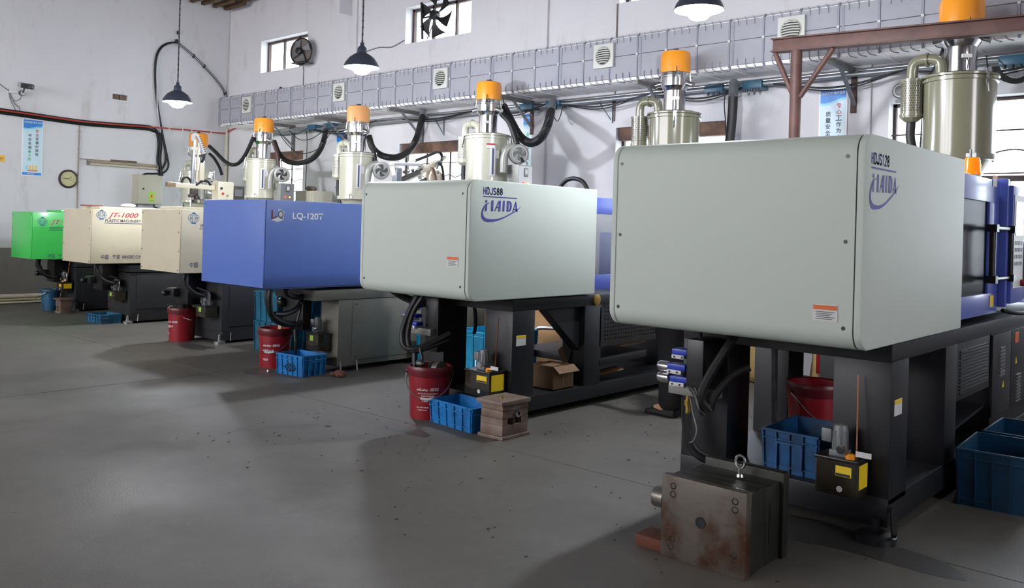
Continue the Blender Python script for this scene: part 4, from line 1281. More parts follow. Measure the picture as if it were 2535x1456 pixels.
            B().cyl((fx + 0.004, Y0 + 0.08, bz - 0.33), (fx + 0.012, Y0 + 0.08, bz - 0.33), 0.013, n=12).build('red_lamp', LEDR, cbx)
            B().cyl((fx + 0.004, Y0 + 0.16, bz - 0.33), (fx + 0.012, Y0 + 0.16, bz - 0.33), 0.012, n=12).build('amber_lamp', LEDO, cbx)
            for k in range(6):
                B().box(X0 + 0.02, X0 + 0.08, Y0 - 0.002, Y0 + 0.001, bz - 0.20 - k * 0.022, bz - 0.196 - k * 0.022).build('vent_slot', BLACKP, cbx)
        B().box(bx - 0.08, bx + 0.06, by, by + 0.1, bz - 0.55, bz - 0.44).build('support_arm', BLOWER, h)
        B().box(x + 0.1, bx, by, by + 0.05, bz - 0.55, bz - 0.50).build('support_arm', BLOWER, h)
    return h


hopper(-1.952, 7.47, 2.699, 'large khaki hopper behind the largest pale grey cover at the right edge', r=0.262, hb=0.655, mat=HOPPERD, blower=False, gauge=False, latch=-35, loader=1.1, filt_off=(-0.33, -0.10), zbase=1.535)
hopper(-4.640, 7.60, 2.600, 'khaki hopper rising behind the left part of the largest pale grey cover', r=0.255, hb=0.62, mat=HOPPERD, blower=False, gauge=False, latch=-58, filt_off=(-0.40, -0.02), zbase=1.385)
hL = hopper(-7.060, 7.41, 2.487, 'cream hopper rising behind the middle pale grey cover', r=0.252, hb=0.62, latch=-140)
hopper(-9.230, 7.18, 2.332, 'cream hopper with a faded orange lid, left of the robot arm', r=0.228, hb=0.60, lid=ORANGE2, latch=-125, box=False)
hopper(-11.630, 7.26, 2.332, 'cream hopper above the blue machine, beside the red-lamp control box', r=0.243, hb=0.575, latch=-130)
hopper(-13.385, 7.14, 2.179, 'leftmost cream hopper, partly hidden behind the upright robot', r=0.24, hb=0.50, latch=-130, zbase=1.2)
# label on the LQ hopper
ca, sa = math.cos(R(-38)), math.sin(R(-38))
px_, py_ = -7.06 + ca * 0.256, 7.41 + sa * 0.256
q = B().obox((px_, py_, 2.37), (px_, py_, 2.31), 0.10, 0.004, (ca, sa, 0)).build('warning_label', LAB, hL)
B().obox((px_ + ca * 0.003, py_ + sa * 0.003, 2.368), (px_ + ca * 0.003, py_ + sa * 0.003, 2.348), 0.098, 0.003, (ca, sa, 0)).build('red_band', INKR, q)

# ------------------------------------------------------------------ vacuum hoses
def hose(pts, r, label, mat=BLACK, cat='hose', n=10, group=None, name='vacuum_hose'):
    o = B().tube(pts, r, n, 5).build(name, mat, loc=pts[0])
    return tag(o, label, cat, group)


HG = 'black vacuum hoses of the hopper loaders'
hose([(-12.960, 7.100, 2.577), (-12.739, 7.100, 2.465), (-12.473, 7.100, 2.321), (-12.240, 7.100, 2.257), (-12.041, 7.100, 2.283), (-11.863, 7.100, 2.407), (-11.755, 7.100, 2.526), (-11.660, 7.100, 2.651)], 0.030, 'black hose sagging between the first two orange-capped loaders', group=HG)
hose([(-13.123, 7.200, 2.467), (-12.977, 7.200, 2.390), (-12.805, 7.200, 2.241), (-12.724, 7.200, 2.122)], 0.024, 'short black hose from the leftmost loader to its blower', group=HG)
hose([(-12.116, 7.750, 2.677), (-11.969, 7.750, 2.477), (-11.760, 7.750, 2.355), (-11.460, 7.750, 2.308), (-11.141, 7.750, 2.336), (-10.908, 7.750, 2.451), (-10.783, 7.750, 2.616)]+[(-11.364, 8.200, 2.851)], 0.042, 'thick black hose looping from the second loader up to the duct', group=HG)
hose([(-11.424, 7.300, 2.597), (-11.318, 7.300, 2.428), (-11.277, 7.300, 2.263), (-11.224, 7.300, 2.050)], 0.026, 'reddish worn hose hanging beside the second loader', mat=M('worn_hose', (66, 44, 44), 0.5), group=HG)
hose([(-9.651, 7.700, 2.633), (-9.563, 7.700, 2.470), (-9.355, 7.700, 2.350), (-9.054, 7.700, 2.312), (-8.809, 7.700, 2.379), (-8.653, 7.700, 2.535)]+[(-9.026, 8.100, 2.782)]+[(-9.148, 8.250, 2.943)], 0.046, 'thick black hose looping right of the faded orange loader', group=HG)
hose([(-9.158, 7.300, 2.564), (-9.067, 7.300, 2.442), (-9.009, 7.300, 2.252), (-8.966, 7.300, 2.053)], 0.030, 'black hose dropping behind the cream hopper with faded lid', group=HG)
hose([(-7.005, 7.600, 2.854), (-6.888, 7.600, 2.687), (-6.734, 7.600, 2.488), (-6.561, 7.600, 2.390), (-6.403, 7.600, 2.438), (-6.306, 7.600, 2.572)]+[(-6.670, 8.100, 2.823)], 0.052, 'thick black hose looping under the duct left of the largest pale grey cover', group=HG)
hose([(-6.882, 7.450, 2.732), (-6.750, 7.450, 2.615), (-6.642, 7.450, 2.398), (-6.546, 7.450, 2.152)], 0.034, 'dark hose falling from the rightmost cream hopper to its control box', group=HG)
hose([(-4.201, 8.000, 2.788), (-4.205, 8.000, 2.625), (-4.221, 8.000, 2.400), (-4.249, 8.000, 2.134)], 0.050, 'vertical clamped black hose right of the khaki hopper', group=HG)
hose([(-6.670, 8.100, 2.813)]+[(-6.776, 8.270, 2.980)], 0.050, 'ribbed steel nozzle at the top of the looping hose', mat=GALV, name='hose_nozzle', cat='nozzle')
hose([(-4.339, 8.270, 2.983)]+[(-4.201, 8.000, 2.780)], 0.050, 'ribbed steel nozzle above the vertical clamped hose', mat=GALV, name='hose_nozzle', cat='nozzle')
hose([(-2.238, 8.200, 3.113)]+[(-2.171, 7.900, 3.017), (-2.215, 7.900, 2.892), (-2.271, 7.900, 2.794), (-2.306, 7.900, 2.658), (-2.323, 7.900, 2.312), (-2.338, 7.900, 1.999)], 0.045, 'corrugated black hose running behind the right khaki hopper', group=HG)
hose([(-11.468, 8.280, 2.955)]+[(-11.363, 8.200, 2.832)], 0.042, 'steel nozzle atop the hose beside the window', mat=GALV, name='hose_nozzle', cat='nozzle')
hose([(-9.179, 8.290, 3.030)]+[(-9.145, 8.240, 2.930)], 0.044, 'steel nozzle atop the hose right of the faded lid', mat=GALV, name='hose_nozzle', cat='nozzle')
hose([(-5.599, 6.900, 1.489), (-5.575, 6.900, 1.738), (-5.526, 6.900, 1.833), (-5.455, 6.900, 1.894), (-5.362, 6.900, 1.913), (-5.259, 6.900, 1.887), (-5.196, 6.900, 1.822), (-5.153, 6.900, 1.717), (-5.135, 6.900, 1.496)], 0.022, 'black hose arch above the back of the middle pale grey cover', group=HG)
CG = 'thin black wires hanging below the duct'
wires = [([(-12.514, 8.000, 2.852), (-12.252, 8.000, 2.806), (-11.852, 8.000, 2.805), (-11.633, 8.000, 2.858), (-11.573, 8.000, 2.739), (-11.565, 8.000, 2.355), (-11.577, 8.000, 1.907)], 'thin wire dropping past the right side of the first window'),
         ([(-12.218, 7.900, 2.860), (-12.037, 7.900, 2.687), (-11.690, 7.900, 2.492), (-11.363, 7.900, 2.480), (-11.051, 7.900, 2.568), (-10.756, 7.900, 2.824)], 'thin wire sagging in front of the first window header'),
         ([(-12.083, 8.000, 2.883), (-11.792, 8.000, 2.718), (-11.463, 8.000, 2.709), (-11.149, 8.000, 2.806), (-10.862, 8.000, 2.859)], 'thin wire sagging above the first window'),
         ([(-6.916, 7.500, 2.917), (-6.845, 7.500, 2.745), (-6.742, 7.500, 2.549), (-6.611, 7.500, 2.411), (-6.457, 7.500, 2.394), (-6.310, 7.500, 2.502), (-6.197, 7.500, 2.655)], 'thin pale wire along the looping hose near the red lettered poster'),
         ([(-6.728, 8.200, 2.869), (-6.699, 8.200, 2.768), (-6.646, 8.200, 2.715), (-6.598, 8.200, 2.786), (-6.576, 8.200, 2.882)], 'small loose wire loop beside the middle manifold'),
         ([(-4.343, 8.100, 2.897), (-4.352, 8.100, 2.730), (-4.333, 8.100, 2.562), (-4.323, 8.100, 2.394)], 'thin wire beside the vertical clamped hose'),
         ([(-5.375, 8.200, 2.945), (-4.960, 8.200, 2.955), (-4.568, 8.200, 2.951), (-4.380, 8.200, 2.977)], 'thin wire under the conduit behind the khaki hopper loader'),
         ([(-1.961, 8.300, 3.006)]+[(-1.912, 8.100, 2.926), (-1.900, 8.100, 2.805), (-1.886, 8.100, 2.752), (-1.926, 8.100, 2.722), (-1.902, 8.100, 2.891)], 'thin dark wire behind the chrome loader at the right')]
for p, lb in wires:
    hose(p, 0.006, lb, cat='wire', n=6, group=CG, name='wire')

# small cabinet on the wall behind the second hopper
c_ = thing('wall_cabinet', 'small beige cabinet behind the blue machine, brown object on top', 'cabinet', (-11.1, 7.9, 1.2))
B().box(-11.48, -11.0, 7.75, 8.10, 1.20, 1.875).build('body', WCAB, c_, bevel=0.005)
B().box(-11.45, -11.03, 7.742, 7.75, 1.25, 1.85).build('door', WCAB, c_, bevel=0.003)
rg = B().ball((-11.25, 7.9, 1.915), 0.05, 12, (1.9, 1.2, 0.8)).ball((-11.32, 7.88, 1.92), 0.04, 10, (1.2, 1, 1)).build('cable_roll', M('dull_brown', (110, 98, 84), 0.8), loc=(-11.25, 7.9, 1.88))
tag(rg, 'rolled up brown cloth and cable on the small beige cabinet', 'roll')


# ================================================================== ROBOTS
rb = thing('pick_and_place_robot', 'upright ivory robot with a white cable chain, left of the second hopper', 'robot', (-9.28, 5.1, 1.52))
RX = -9.28
B().box(RX - 0.06, RX + 0.06, 5.16, 5.36, 1.532, 1.62).build('base_block', IVORY, rb, bevel=0.01)
B().box(RX - 0.05, RX + 0.09, 5.16, 5.36, 1.62, 1.84).build('body', IVORY, rb, bevel=0.012)
for y, z, mt in ((5.22, 1.70, INKR), (5.20, 1.76, BLACKP), (5.28, 1.68, STEEL)):
    B().cyl((RX + 0.09, y, z), (RX + 0.10, y, z), 0.014, n=12).build('button', mt, rb)
B().box(RX - 0.05, RX + 0.06, 5.36, 5.52, 1.60, 1.80).build('pendant_box', ROBD, rb, bevel=0.01)
B().box(RX + 0.061, RX + 0.065, 5.39, 5.49, 1.68, 1.76).build('display', GREYM, rb)
hb = B().obox((RX, 4.62, 1.775), (RX, 5.22, 1.765), 0.05, 0.055).build('horizontal_beam', IVORY, rb, bevel=0.008)
B().obox((RX, 4.585, 1.777), (RX, 4.68, 1.775), 0.06, 0.05).build('end_bracket', M('robot_bronze', (140, 116, 92), 0.5, 0.3), hb, bevel=0.006)
B().obox((RX, 4.885, 1.74), (RX, 4.905, 2.30), 0.028, 0.035).build('vertical_rail', STEEL, rb, bevel=0.003)
B().obox((RX + 0.01, 4.93, 1.82), (RX + 0.01, 4.945, 2.27), 0.02, 0.02).build('guide_rail', IVORY, rb)
B().obox((RX + 0.02, 4.985, 1.84), (RX + 0.02, 4.99, 2.04), 0.04, 0.05).build('carriage', IVORY, rb, bevel=0.005)
B().obox((RX, 4.86, 2.20), (RX, 4.95, 2.20), 0.04, 0.035).build('rail_clamp', IVORY, rb)
ch = B().tube([(RX, 4.885, 2.28), (RX, 4.885, 2.345), (RX, 4.92, 2.355), (RX, 4.955, 2.31), (RX, 5.02, 2.15)], 0.022, 8, 4).build('cable_chain', LAB, rb)
for k in range(9):
    t = k / 8
    B().box(RX + 0.022, RX + 0.026, 4.945 + 0.075 * t, 4.965 + 0.075 * t, 2.335 - 0.19 * t, 2.343 - 0.19 * t).build('chain_link', BLACKP, ch)
B().tube([(RX, 5.02, 2.16), (RX, 5.02, 2.10), (RX + 0.01, 4.995, 2.05)], 0.016, 8, 4).build('black_hose', BLACK, rb)
B().tube([(RX, 4.88, 1.80), (RX, 4.84, 1.86), (RX, 4.79, 1.86), (RX, 4.76, 1.80), (RX, 4.77, 1.76)], 0.013, 8, 4).build('black_hose', BLACK, rb)
B().tube([(RX + 0.02, 4.92, 1.78), (RX + 0.02, 5.0, 1.835), (RX + 0.02, 5.07, 1.83), (RX + 0.02, 5.10, 1.79)], 0.014, 8, 4).build('black_hose', BLACK, rb)
gp = B().box(RX - 0.03, RX + 0.03, 4.87, 4.95, 1.66, 1.74).build('gripper', ROBD, rb, bevel=0.01)
for dy, dz, w in ((-0.03, -0.03, 0.04), (0.04, -0.05, 0.05), (0.02, -0.09, 0.04), (-0.01, 0.02, 0.03)):
    B().box(RX - 0.02, RX + 0.035, 4.90 + dy - w / 2, 4.90 + dy + w / 2, 1.69 + dz - 0.02, 1.69 + dz + 0.02).build('gripper_valve', ROBD, gp, bevel=0.006)
B().cyl((RX, 4.885, 1.68), (RX, 4.88, 1.535), 0.012, n=8).build('gripper_rod', STEEL, gp)
B().tube([(RX + 0.03, 4.94, 1.68), (RX + 0.05, 4.96, 1.62), (RX + 0.04, 4.97, 1.58)], 0.004, 6, 4).build('wire', BLACK, gp)

r2 = thing('swing_arm_robot', 'ivory robot with a tilted arm and black cable chain, in front of the grilled window', 'robot', (-7.08, 6.3, 1.55))
X2 = -7.08
arm = B().obox((X2, 6.09, 1.855), (X2, 6.63, 2.105), 0.05, 0.065).build('tilted_arm', IVORY, r2, bevel=0.006)
B().obox((X2 + 0.01, 6.58, 2.075), (X2 + 0.01, 6.66, 2.11), 0.07, 0.05).build('arm_clamp', GREYM, arm, bevel=0.004)
B().obox((X2 + 0.03, 6.03, 1.86), (X2 + 0.03, 6.34, 1.98), 0.03, 0.05).build('pneumatic_cylinder', ROBD, arm, bevel=0.006)
B().obox((X2 + 0.03, 6.16, 1.79), (X2 + 0.03, 6.44, 1.90), 0.03, 0.05).build('pneumatic_cylinder', ROBD, arm, bevel=0.006)
B().box(X2 - 0.03, X2 + 0.05, 6.0, 6.07, 1.85, 2.0).build('arm_head', GREYM, arm, bevel=0.008)
B().obox((X2, 5.965, 2.045), (X2, 6.39, 2.06), 0.075, 0.03).build('top_shield', LAB, r2, bevel=0.006)
B().obox((X2, 5.975, 2.04), (X2, 6.02, 1.87), 0.06, 0.012).build('shield_side', IVORY, r2)
B().prism([(6.355, 2.05), (6.41, 2.055), (6.40, 1.98), (6.375, 1.90), (6.36, 1.90), (6.35, 1.98)], 'x', X2 - 0.02, X2 + 0.03).build('bracket', IVORY, r2, bevel=0.004)
B().tube([(X2, 6.30, 2.10), (X2, 6.50, 2.175), (X2, 6.62, 2.22), (X2, 6.68, 2.205), (X2, 6.695, 2.15), (X2, 6.67, 2.105)], 0.017, 8, 4).build('cable_chain', BLACKP, r2)
B().obox((X2, 6.20, 2.075), (X2, 6.30, 2.105), 0.02, 0.015).build('chain_bar', IVORY, r2)
B().obox((X2, 6.69, 2.14), (X2, 6.75, 2.18), 0.03, 0.03).build('arm_tip', IVORY, r2)
B().prism([(6.47, 1.60), (6.66, 1.60), (6.66, 1.97), (6.60, 2.02), (6.52, 2.02), (6.47, 1.95)], 'x', X2 - 0.03, X2 + 0.06).build('pivot_housing', M('robot_beige', (204, 186, 158), 0.45), r2, bevel=0.008)
B().cyl((X2 + 0.06, 6.56, 1.985), (X2 + 0.085, 6.56, 1.985), 0.034, n=20).build('pivot', IVORY, r2)
B().cyl((X2 + 0.085, 6.56, 1.985), (X2 + 0.09, 6.56, 1.985), 0.018, n=16).build('pivot_screw', GREYM, r2)
B().tube([(X2 + 0.07, 6.55, 2.03), (X2 + 0.07, 6.58, 2.09), (X2 + 0.07, 6.63, 2.06), (X2 + 0.07, 6.66, 1.95), (X2 + 0.07, 6.665, 1.83)], 0.014, 8, 4).build('black_hose', BLACK, r2)
for k in range(2):
    B().tube([(X2 + 0.09, 6.45 + 0.03 * k, 2.04), (X2 + 0.09, 6.48 + 0.03 * k, 1.98), (X2 + 0.09, 6.53 + 0.02 * k, 1.85), (X2 + 0.09, 6.56 + 0.02 * k, 1.75)], 0.012, 8, 4).build('tan_hose', M('tan_hose', (128, 104, 88), 0.5), r2)
B().box(X2 - 0.06, X2 + 0.06, 6.30, 6.42, 1.586, 1.87).build('mount', LAB, r2, bevel=0.008)
B().box(X2 - 0.05, X2 + 0.05, 5.98, 6.39, 1.535, 1.585).build('base_plate', IVORY, r2, bevel=0.006)
for k in range(5):
    B().ball((X2 + 0.05, 6.10 + 0.06 * k, 1.965 + 0.012 * k), 0.018, 8).build('fitting', STEEL if k % 2 else ROBD, r2)

# ================================================================== GANTRY
g = thing('steel_gantry', 'rust brown steel gantry with braced post behind the largest pale grey machine', 'frame', (-3.19, 7.2, 0))
bm_ = B()
bm_.obox((-3.408, 7.2, 3.068), (-0.2, 7.2, 2.955), 0.02, 0.10)
bm_.obox((-3.408, 7.2, 3.123), (-0.2, 7.2, 3.010), 0.11, 0.012)
bm_.obox((-3.408, 7.2, 3.014), (-0.2, 7.2, 2.901), 0.11, 0.012)
bm_.build('cross_beam', RUSTY, g, bevel=0.002)
B().cyl((-3.19, 7.2, 0.0), (-3.19, 7.2, 3.008), 0.048, n=24).build('post', RUSTY, g)
B().cyl((-3.385, 7.2, 3.0), (-3.205, 7.2, 2.60), 0.022, n=14).build('brace', RUSTY, g)
B().cyl((-2.87, 7.2, 2.985), (-3.15, 7.2, 2.60), 0.024, n=14).build('brace', RUSTY, g)
B().box(-3.30, -3.08, 7.09, 7.31, 0.0, 0.012).build('foot_plate', RUSTY, g)

# beacon
bc = thing('warning_beacon', 'lit amber rotating beacon on top of the blue guard of the largest pale grey machine', 'beacon', (-1.62, 6.55, 1.78))
bz, bx_, by_ = 1.80, -1.62, 6.55
B().lathe([(0, -0.075), (0.052, -0.075), (0.055, 0.055), (0, 0.055)], (bx_, by_, bz), 28).build('base', WCAB, bc)
B().lathe([(0, 0.055), (0.058, 0.055), (0.060, 0.065), (0.056, 0.07), (0.050, 0.155), (0.044, 0.17), (0, 0.172)], (bx_, by_, bz), 28).build('amber_lens', AMB, bc, sharp=60)
B().box(bx_ + 0.056, bx_ + 0.058, by_ - 0.04, by_ + 0.015, bz + 0.005, bz + 0.035).build('label', INKK, bc)
B().ball((bx_ + 0.03, by_ + 0.01, bz + 0.115), 0.026, 12).build('reflector_glow', AMB2, bc)


# ================================================================== PENDANT LAMPS
def pendant(x, y, z, label):
    p = thing('pendant_lamp', label, 'lamp', (x, y, z), group='pendant lamps over the aisle')
    s = 0.18
    B().lathe([(s, 0), (s * 1.02, 0.004), (s * 0.93, 0.045), (s * 0.70, 0.10), (s * 0.45, 0.132), (0.055, 0.145), (0.05, 0.15), (0.05, 0.142), (s * 0.43, 0.126), (s * 0.68, 0.094), (s * 0.90, 0.042), (s, 0)], (x, y, z), 40).build('shade', LOUT, p, sharp=50)
    B().lathe([(s * 0.985, 0.004), (s * 0.90, 0.038), (s * 0.66, 0.088), (s * 0.42, 0.12), (0, 0.125)], (x, y, z), 40).build('reflector', LSHADE, p)
    B().lathe([(0, 0.26), (0.02, 0.255), (0.022, 0.225), (0.046, 0.20), (0.05, 0.15), (0, 0.15)], (x, y, z), 20).build('lamp_holder', LOUT, p)
    B().lathe([(0, -0.075), (0.06, -0.062), (0.10, -0.02), (0.108, 0.01), (0.06, 0.06), (0.03, 0.10), (0, 0.10)], (x, y, z), 24).build('bulb', BULB, p)
    B().cyl((x, y, z + 0.25), (x, y, CH - 0.001), 0.008, n=8).build('cord', BLACKP, p)
    for k in range(0, 28):
        zz = z + 0.27 + k * 0.07
        if zz < CH - 0.05:
            B().ball((x, y, zz), 0.0115, 6, (1, 1, 1.8)).build('cord_twist', BLACKP, p)
    ld = bpy.data.lights.new('lamp_light', 'POINT')
    ld.energy = LAMP_W
    ld.shadow_soft_size = 0.06
    ld.color = (0.86, 0.92, 1.0)
    lo = bpy.data.objects.new('lamp_light', ld)
    lo.location = (0, 0, -0.10)
    COL.objects.link(lo)
    lo.parent = p


pendant(-10.50, 5.30, 2.87, 'small hanging lamp nearest the left wall, in front of the cable loop')
pendant(-7.04, 5.50, 2.985, 'hanging lamp left of the middle, glowing in front of the duct')
pendant(-3.235, 5.60, 3.03, 'hanging lamp at the top right with a wide open shade')


# ================================================================== WALL THINGS
def poster(name_lb, o, right, nrm, h, w, cols, head='持续发展 稳步发展', foot='卓越高科技'):
    """o = bottom-left corner on the wall, right = unit vector, nrm = outward normal"""
    o, right, nrm = Vector(o), Vector(right), Vector(nrm)
    up = Vector((0, 0, 1))
    p = thing('poster', name_lb, 'poster', o, group='blue topped slogan posters')

    def rect(a, c, z0, z1, d, nm, mat, par):
        b = B()
        b.poly([o + right * a + up * z0 + nrm * d, o + right * c + up * z0 + nrm * d, o + right * c + up * z1 + nrm * d, o + right * a + up * z1 + nrm * d])
        return b.build(nm, mat, par, smooth=False)
    bd = B().obox(o + right * w / 2 + nrm * 0.005, o + right * w / 2 + up * h + nrm * 0.005, w, 0.01, nrm).build('board', PAPER, p)
    m_ = 0.012
    rect(m_, w - m_, m_, h - m_, 0.0112, 'backdrop', POST, p)
    hz = h - 0.012
    # header with a wave edge
    for nm, mat, base, amp, d in (('wave', POSTC, 0.135, 0.022, 0.0118), ('header', POSTB, 0.112, 0.022, 0.0124)):
        b = B()
        n = 16
        for i in range(n):
            t0, t1 = i / n, (i + 1) / n
            z = [hz - base + amp * math.sin((t - 0.55) * 4.2) for t in (t0, t1)]
            b.poly([o + right * (m_ + (w - 2 * m_) * t0) + up * z[0] + nrm * d, o + right * (m_ + (w - 2 * m_) * t1) + up * z[1] + nrm * d,
                    o + right * (m_ + (w - 2 * m_) * t1) + up * hz + nrm * d, o + right * (m_ + (w - 2 * m_) * t0) + up * hz + nrm * d])
        b.build(nm, mat, p, smooth=False)
    text(head, 0.030, INKW, p, o + right * 0.022 + up * (hz - 0.055) + nrm * 0.0132, right, up, width=w - 0.044, off=0.01)
    rect(m_, w - m_, m_, 0.052, 0.0118, 'footer', POSTB, p)
    text(foot, 0.022, INKW, p, o + right * 0.075 + up * 0.020 + nrm * 0.0126, right, up, off=0.01)
    for (cx, zt, seq) in cols:
        z = zt
        for chs, mat in seq:
            for chh in chs:
                text(chh, 0.050, mat, p, o + right * cx + up * (z - 0.05) + nrm * 0.0126, right, up, off=0.012, center=True)
                z -= 0.062
    # small workers drawing
    rect(0.085, 0.235, 0.075, 0.09, 0.012, 'drawing_base', M('drawing_red', (222, 90, 70), 0.5), p)
    for k, mt in enumerate((POSTC, M('drawing_yellow', (240, 190, 80), 0.5), M('drawing_yellow', (240, 190, 80), 0.5), M('drawing_yellow', (240, 190, 80), 0.5))):
        b = B()
        cx = 0.075 + 0.045 * k
        for q in range(12):
            a0, a1 = R(30 * q), R(30 * (q + 1))
            b.poly([o + right * cx + up * 0.15 + nrm * 0.0124, o + right * (cx + 0.016 * math.cos(a0)) + up * (0.15 + 0.016 * math.sin(a0)) + nrm * 0.0124,
                    o + right * (cx + 0.016 * math.cos(a1)) + up * (0.15 + 0.016 * math.sin(a1)) + nrm * 0.0124])
        b.build('figure_head', mt, p, smooth=False)
        rect(cx - 0.013, cx + 0.013, 0.09, 0.135, 0.0124, 'figure_body', mt, p)
    return p


poster('slogan poster on the left wall above the clock, red and green characters', (XL, 4.946, 2.006), YR, (1, 0, 0), 0.895, 0.302,
       [(0.215, 0.74, (('安全', INKR), ('连着你我他', INKK))), (0.110, 0.66, (('平安幸福', INKK), ('靠大家', INKGR)))])
poster('slogan poster behind the looping hose, partly hidden by a bracket', (-7.42, YW, 1.975), XR, (0, -1, 0), 0.91, 0.29,
       [(0.20, 0.74, (('树立', INKR), ('企业安全形象', INKK))), (0.095, 0.66, (('促进', INKGR), ('安全文明生产', INKK)))])
poster('slogan poster on the back wall right of the brown post, starting with red characters', (-3.49, YW, 1.955), XR, (0, -1, 0), 0.91, 0.28,
       [(0.20, 0.76, (('专心', INKR), ('工作为大家', INKK))), (0.095, 0.68, (('质量安全', INKK),))])
poster('slogan poster mostly hidden behind the faded orange loader', (-11.40, YW, 1.935), XR, (0, -1, 0), 0.91, 0.29,
       [(0.20, 0.70, (('质', INKR), ('量是生命', INKK)))])

ck = thing('wall_clock', 'round wall clock with dark rim and yellowish face on the left wall', 'clock', (XL, 5.647, 1.992))
B().lathe([(0, 0), (0.150, 0), (0.150, 0.03), (0.128, 0.04), (0.120, 0.025), (0, 0.025)], (XL + 0.001, 5.647, 1.992), 36, axis='x').build('rim', CLOCKR, ck, sharp=40)
B().lathe([(0, 0.026), (0.121, 0.026)], (XL + 0.001, 5.647, 1.992), 36, axis='x').build('dial', CLOCKF, ck)
b = B()
for k in range(12):
    a = R(30 * k)
    b.obox((XL + 0.029, 5.647 + 0.10 * math.sin(a), 1.992 + 0.10 * math.cos(a)), (XL + 0.029, 5.647 + 0.112 * math.sin(a), 1.992 + 0.112 * math.cos(a)), 0.006, 0.003, (1, 0, 0))
b.build('hour_marks', CLOCKR, ck)
for nm, a, L in (('hour_hand', 55, 0.06), ('minute_hand', 275, 0.088), ('second_hand', 118, 0.09)):
    a = R(a)
    B().obox((XL + 0.032, 5.647, 1.992), (XL + 0.032, 5.647 + L * math.sin(a), 1.992 + L * math.cos(a)), 0.006 if nm != 'second_hand' else 0.002, 0.003, (1, 0, 0)).build(nm, CLOCKR, ck)

cc = thing('security_camera', 'black security camera on the far left wall', 'camera', (XL, 4.93, 3.30))
B().obox((XL + 0.10, 4.90, 3.40), (XL + 0.28, 4.98, 3.37), 0.075, 0.075).build('camera_body', BLACKP, cc, bevel=0.01)
B().obox((XL + 0.08, 4.89, 3.442), (XL + 0.26, 4.97, 3.415), 0.085, 0.008).build('sunshade', GREYM, cc)
B().cyl((XL + 0.28, 4.98, 3.37), (XL + 0.285, 4.982, 3.37), 0.025, n=16).build('lens', GREYM, cc)
B().cyl((XL + 0.12, 4.92, 3.36), (XL + 0.06, 4.92, 3.30), 0.014, n=10).build('ball_arm', STEEL, cc)
B().lathe([(0, 0), (0.045, 0), (0.045, 0.03), (0.03, 0.06), (0, 0.06)], (XL + 0.001, 4.92, 3.29), 18, axis='x').build('mount', STEEL, cc)
jb = B().box(XL + 0.001, XL + 0.05, 4.735, 4.86, 3.27, 3.335).build('junction_box', LAB, loc=(XL, 4.8, 3.3), bevel=0.006)
tag(jb, 'small white junction box left of the security camera', 'box')
for pts, lb in (([(XL + .01, 4.60, 3.40), (XL + .01, 4.68, 3.34), (XL + .015, 4.74, 3.30)], 'grey wire running into the junction box from the left edge'),
                ([(XL + .01, 4.92, 3.28), (XL + .02, 4.90, 3.20), (XL + .02, 4.83, 3.16), (XL + .01, 4.77, 3.20), (XL + .01, 4.75, 3.27)], 'wire looping under the security camera to its box'),
                ([(XL + .01, 4.74, 3.27), (XL + .02, 4.77, 3.15), (XL + .02, 4.83, 3.03), (XL + .01, 4.82, 2.99)], 'wire dropping from the junction box to the long cable'),
                ([(XL + .01, 4.755, 3.27), (XL + .02, 4.82, 3.12), (XL + .02, 4.89, 3.06), (XL + .01, 4.90, 2.99)], 'second wire curling down to the long cable')):
    tag(B().tube(pts, 0.006, 6, 5).build('wire', GREYM, loc=pts[0]), lb, 'wire')
ys_ = thing('caution_sign', 'small yellow sign cut off by the left picture edge', 'sign', (XL, 4.58, 2.2))
B().box(XL + 0.001, XL + 0.006, 4.42, 4.712, 2.195, 2.30).build('board', M('sign_yellow', (232, 180, 60), 0.5), ys_)
text('维护', 0.055, M('sign_brown', (120, 60, 20), 0.5), ys_, (XL + 0.0075, 4.56, 2.215), YR, ZU, width=0.13)

# cable run on the left wall
cr_ = thing('cable_run', 'black and orange cables running along the left wall', 'cable', (XL, 5.8, 2.94))
P0 = [(4.50, 2.985), (4.97, 2.968), (5.82, 2.935), (6.49, 2.95), (6.90, 2.965), (7.05, 2.94), (7.13, 2.88), (7.165, 2.70), (7.155, 2.42), (7.19, 2.20), (7.20, 2.14)]
for k, (dx, dz, rr) in enumerate(((0.02, -0.02, 0.018), (0.045, 0.015, 0.014), (0.02, 0.03, 0.013), (0.03, -0.045, 0.009))):
    pts = [(XL + dx, y + (0.02 * (k - 1.5) if i > 5 else 0), z + (dz if i <= 5 else 0)) for i, (y, z) in enumerate(P0)]
    B().tube(pts, rr, 7, 5).build('black_cable', BLACK, cr_)
B().tube([(XL + 0.062, y, z) for y, z in ((4.5, 2.99), (4.97, 2.972), (5.82, 2.945), (6.49, 2.955), (7.0, 2.975), (7.09, 2.98), (7.40, 2.985), (7.72, 2.995), (8.2, 3.0), (8.40, 3.01))], 0.012, 7, 5).build('orange_cable', REDC, cr_)
for y in (7.3, 7.55, 7.72, 8.1):
    B().box(XL + 0.001, XL + 0.078, y - 0.008, y + 0.008, 2.965, 3.015).build('clip', LAB, cr_)
tag(B().tube([(XL + 0.06, 8.40, 3.01), (XL + 0.15, 8.42, 3.05), (XL + 0.35, 8.42, 3.09)], 0.012, 7, 5).build('red_conduit', REDC, loc=(XL + .06, 8.4, 3.01)), 'red conduit end turning up in the wall corner', 'pipe')
tc_ = thing('thin_conduit', 'thin grey conduit running down beside the clock', 'pipe', (XL, 5.8, 1.5))
B().cyl((XL + 0.015, 4.5, 2.935), (XL + 0.015, 5.80, 2.915), 0.009, n=8).build('horizontal_run', GALV, tc_)
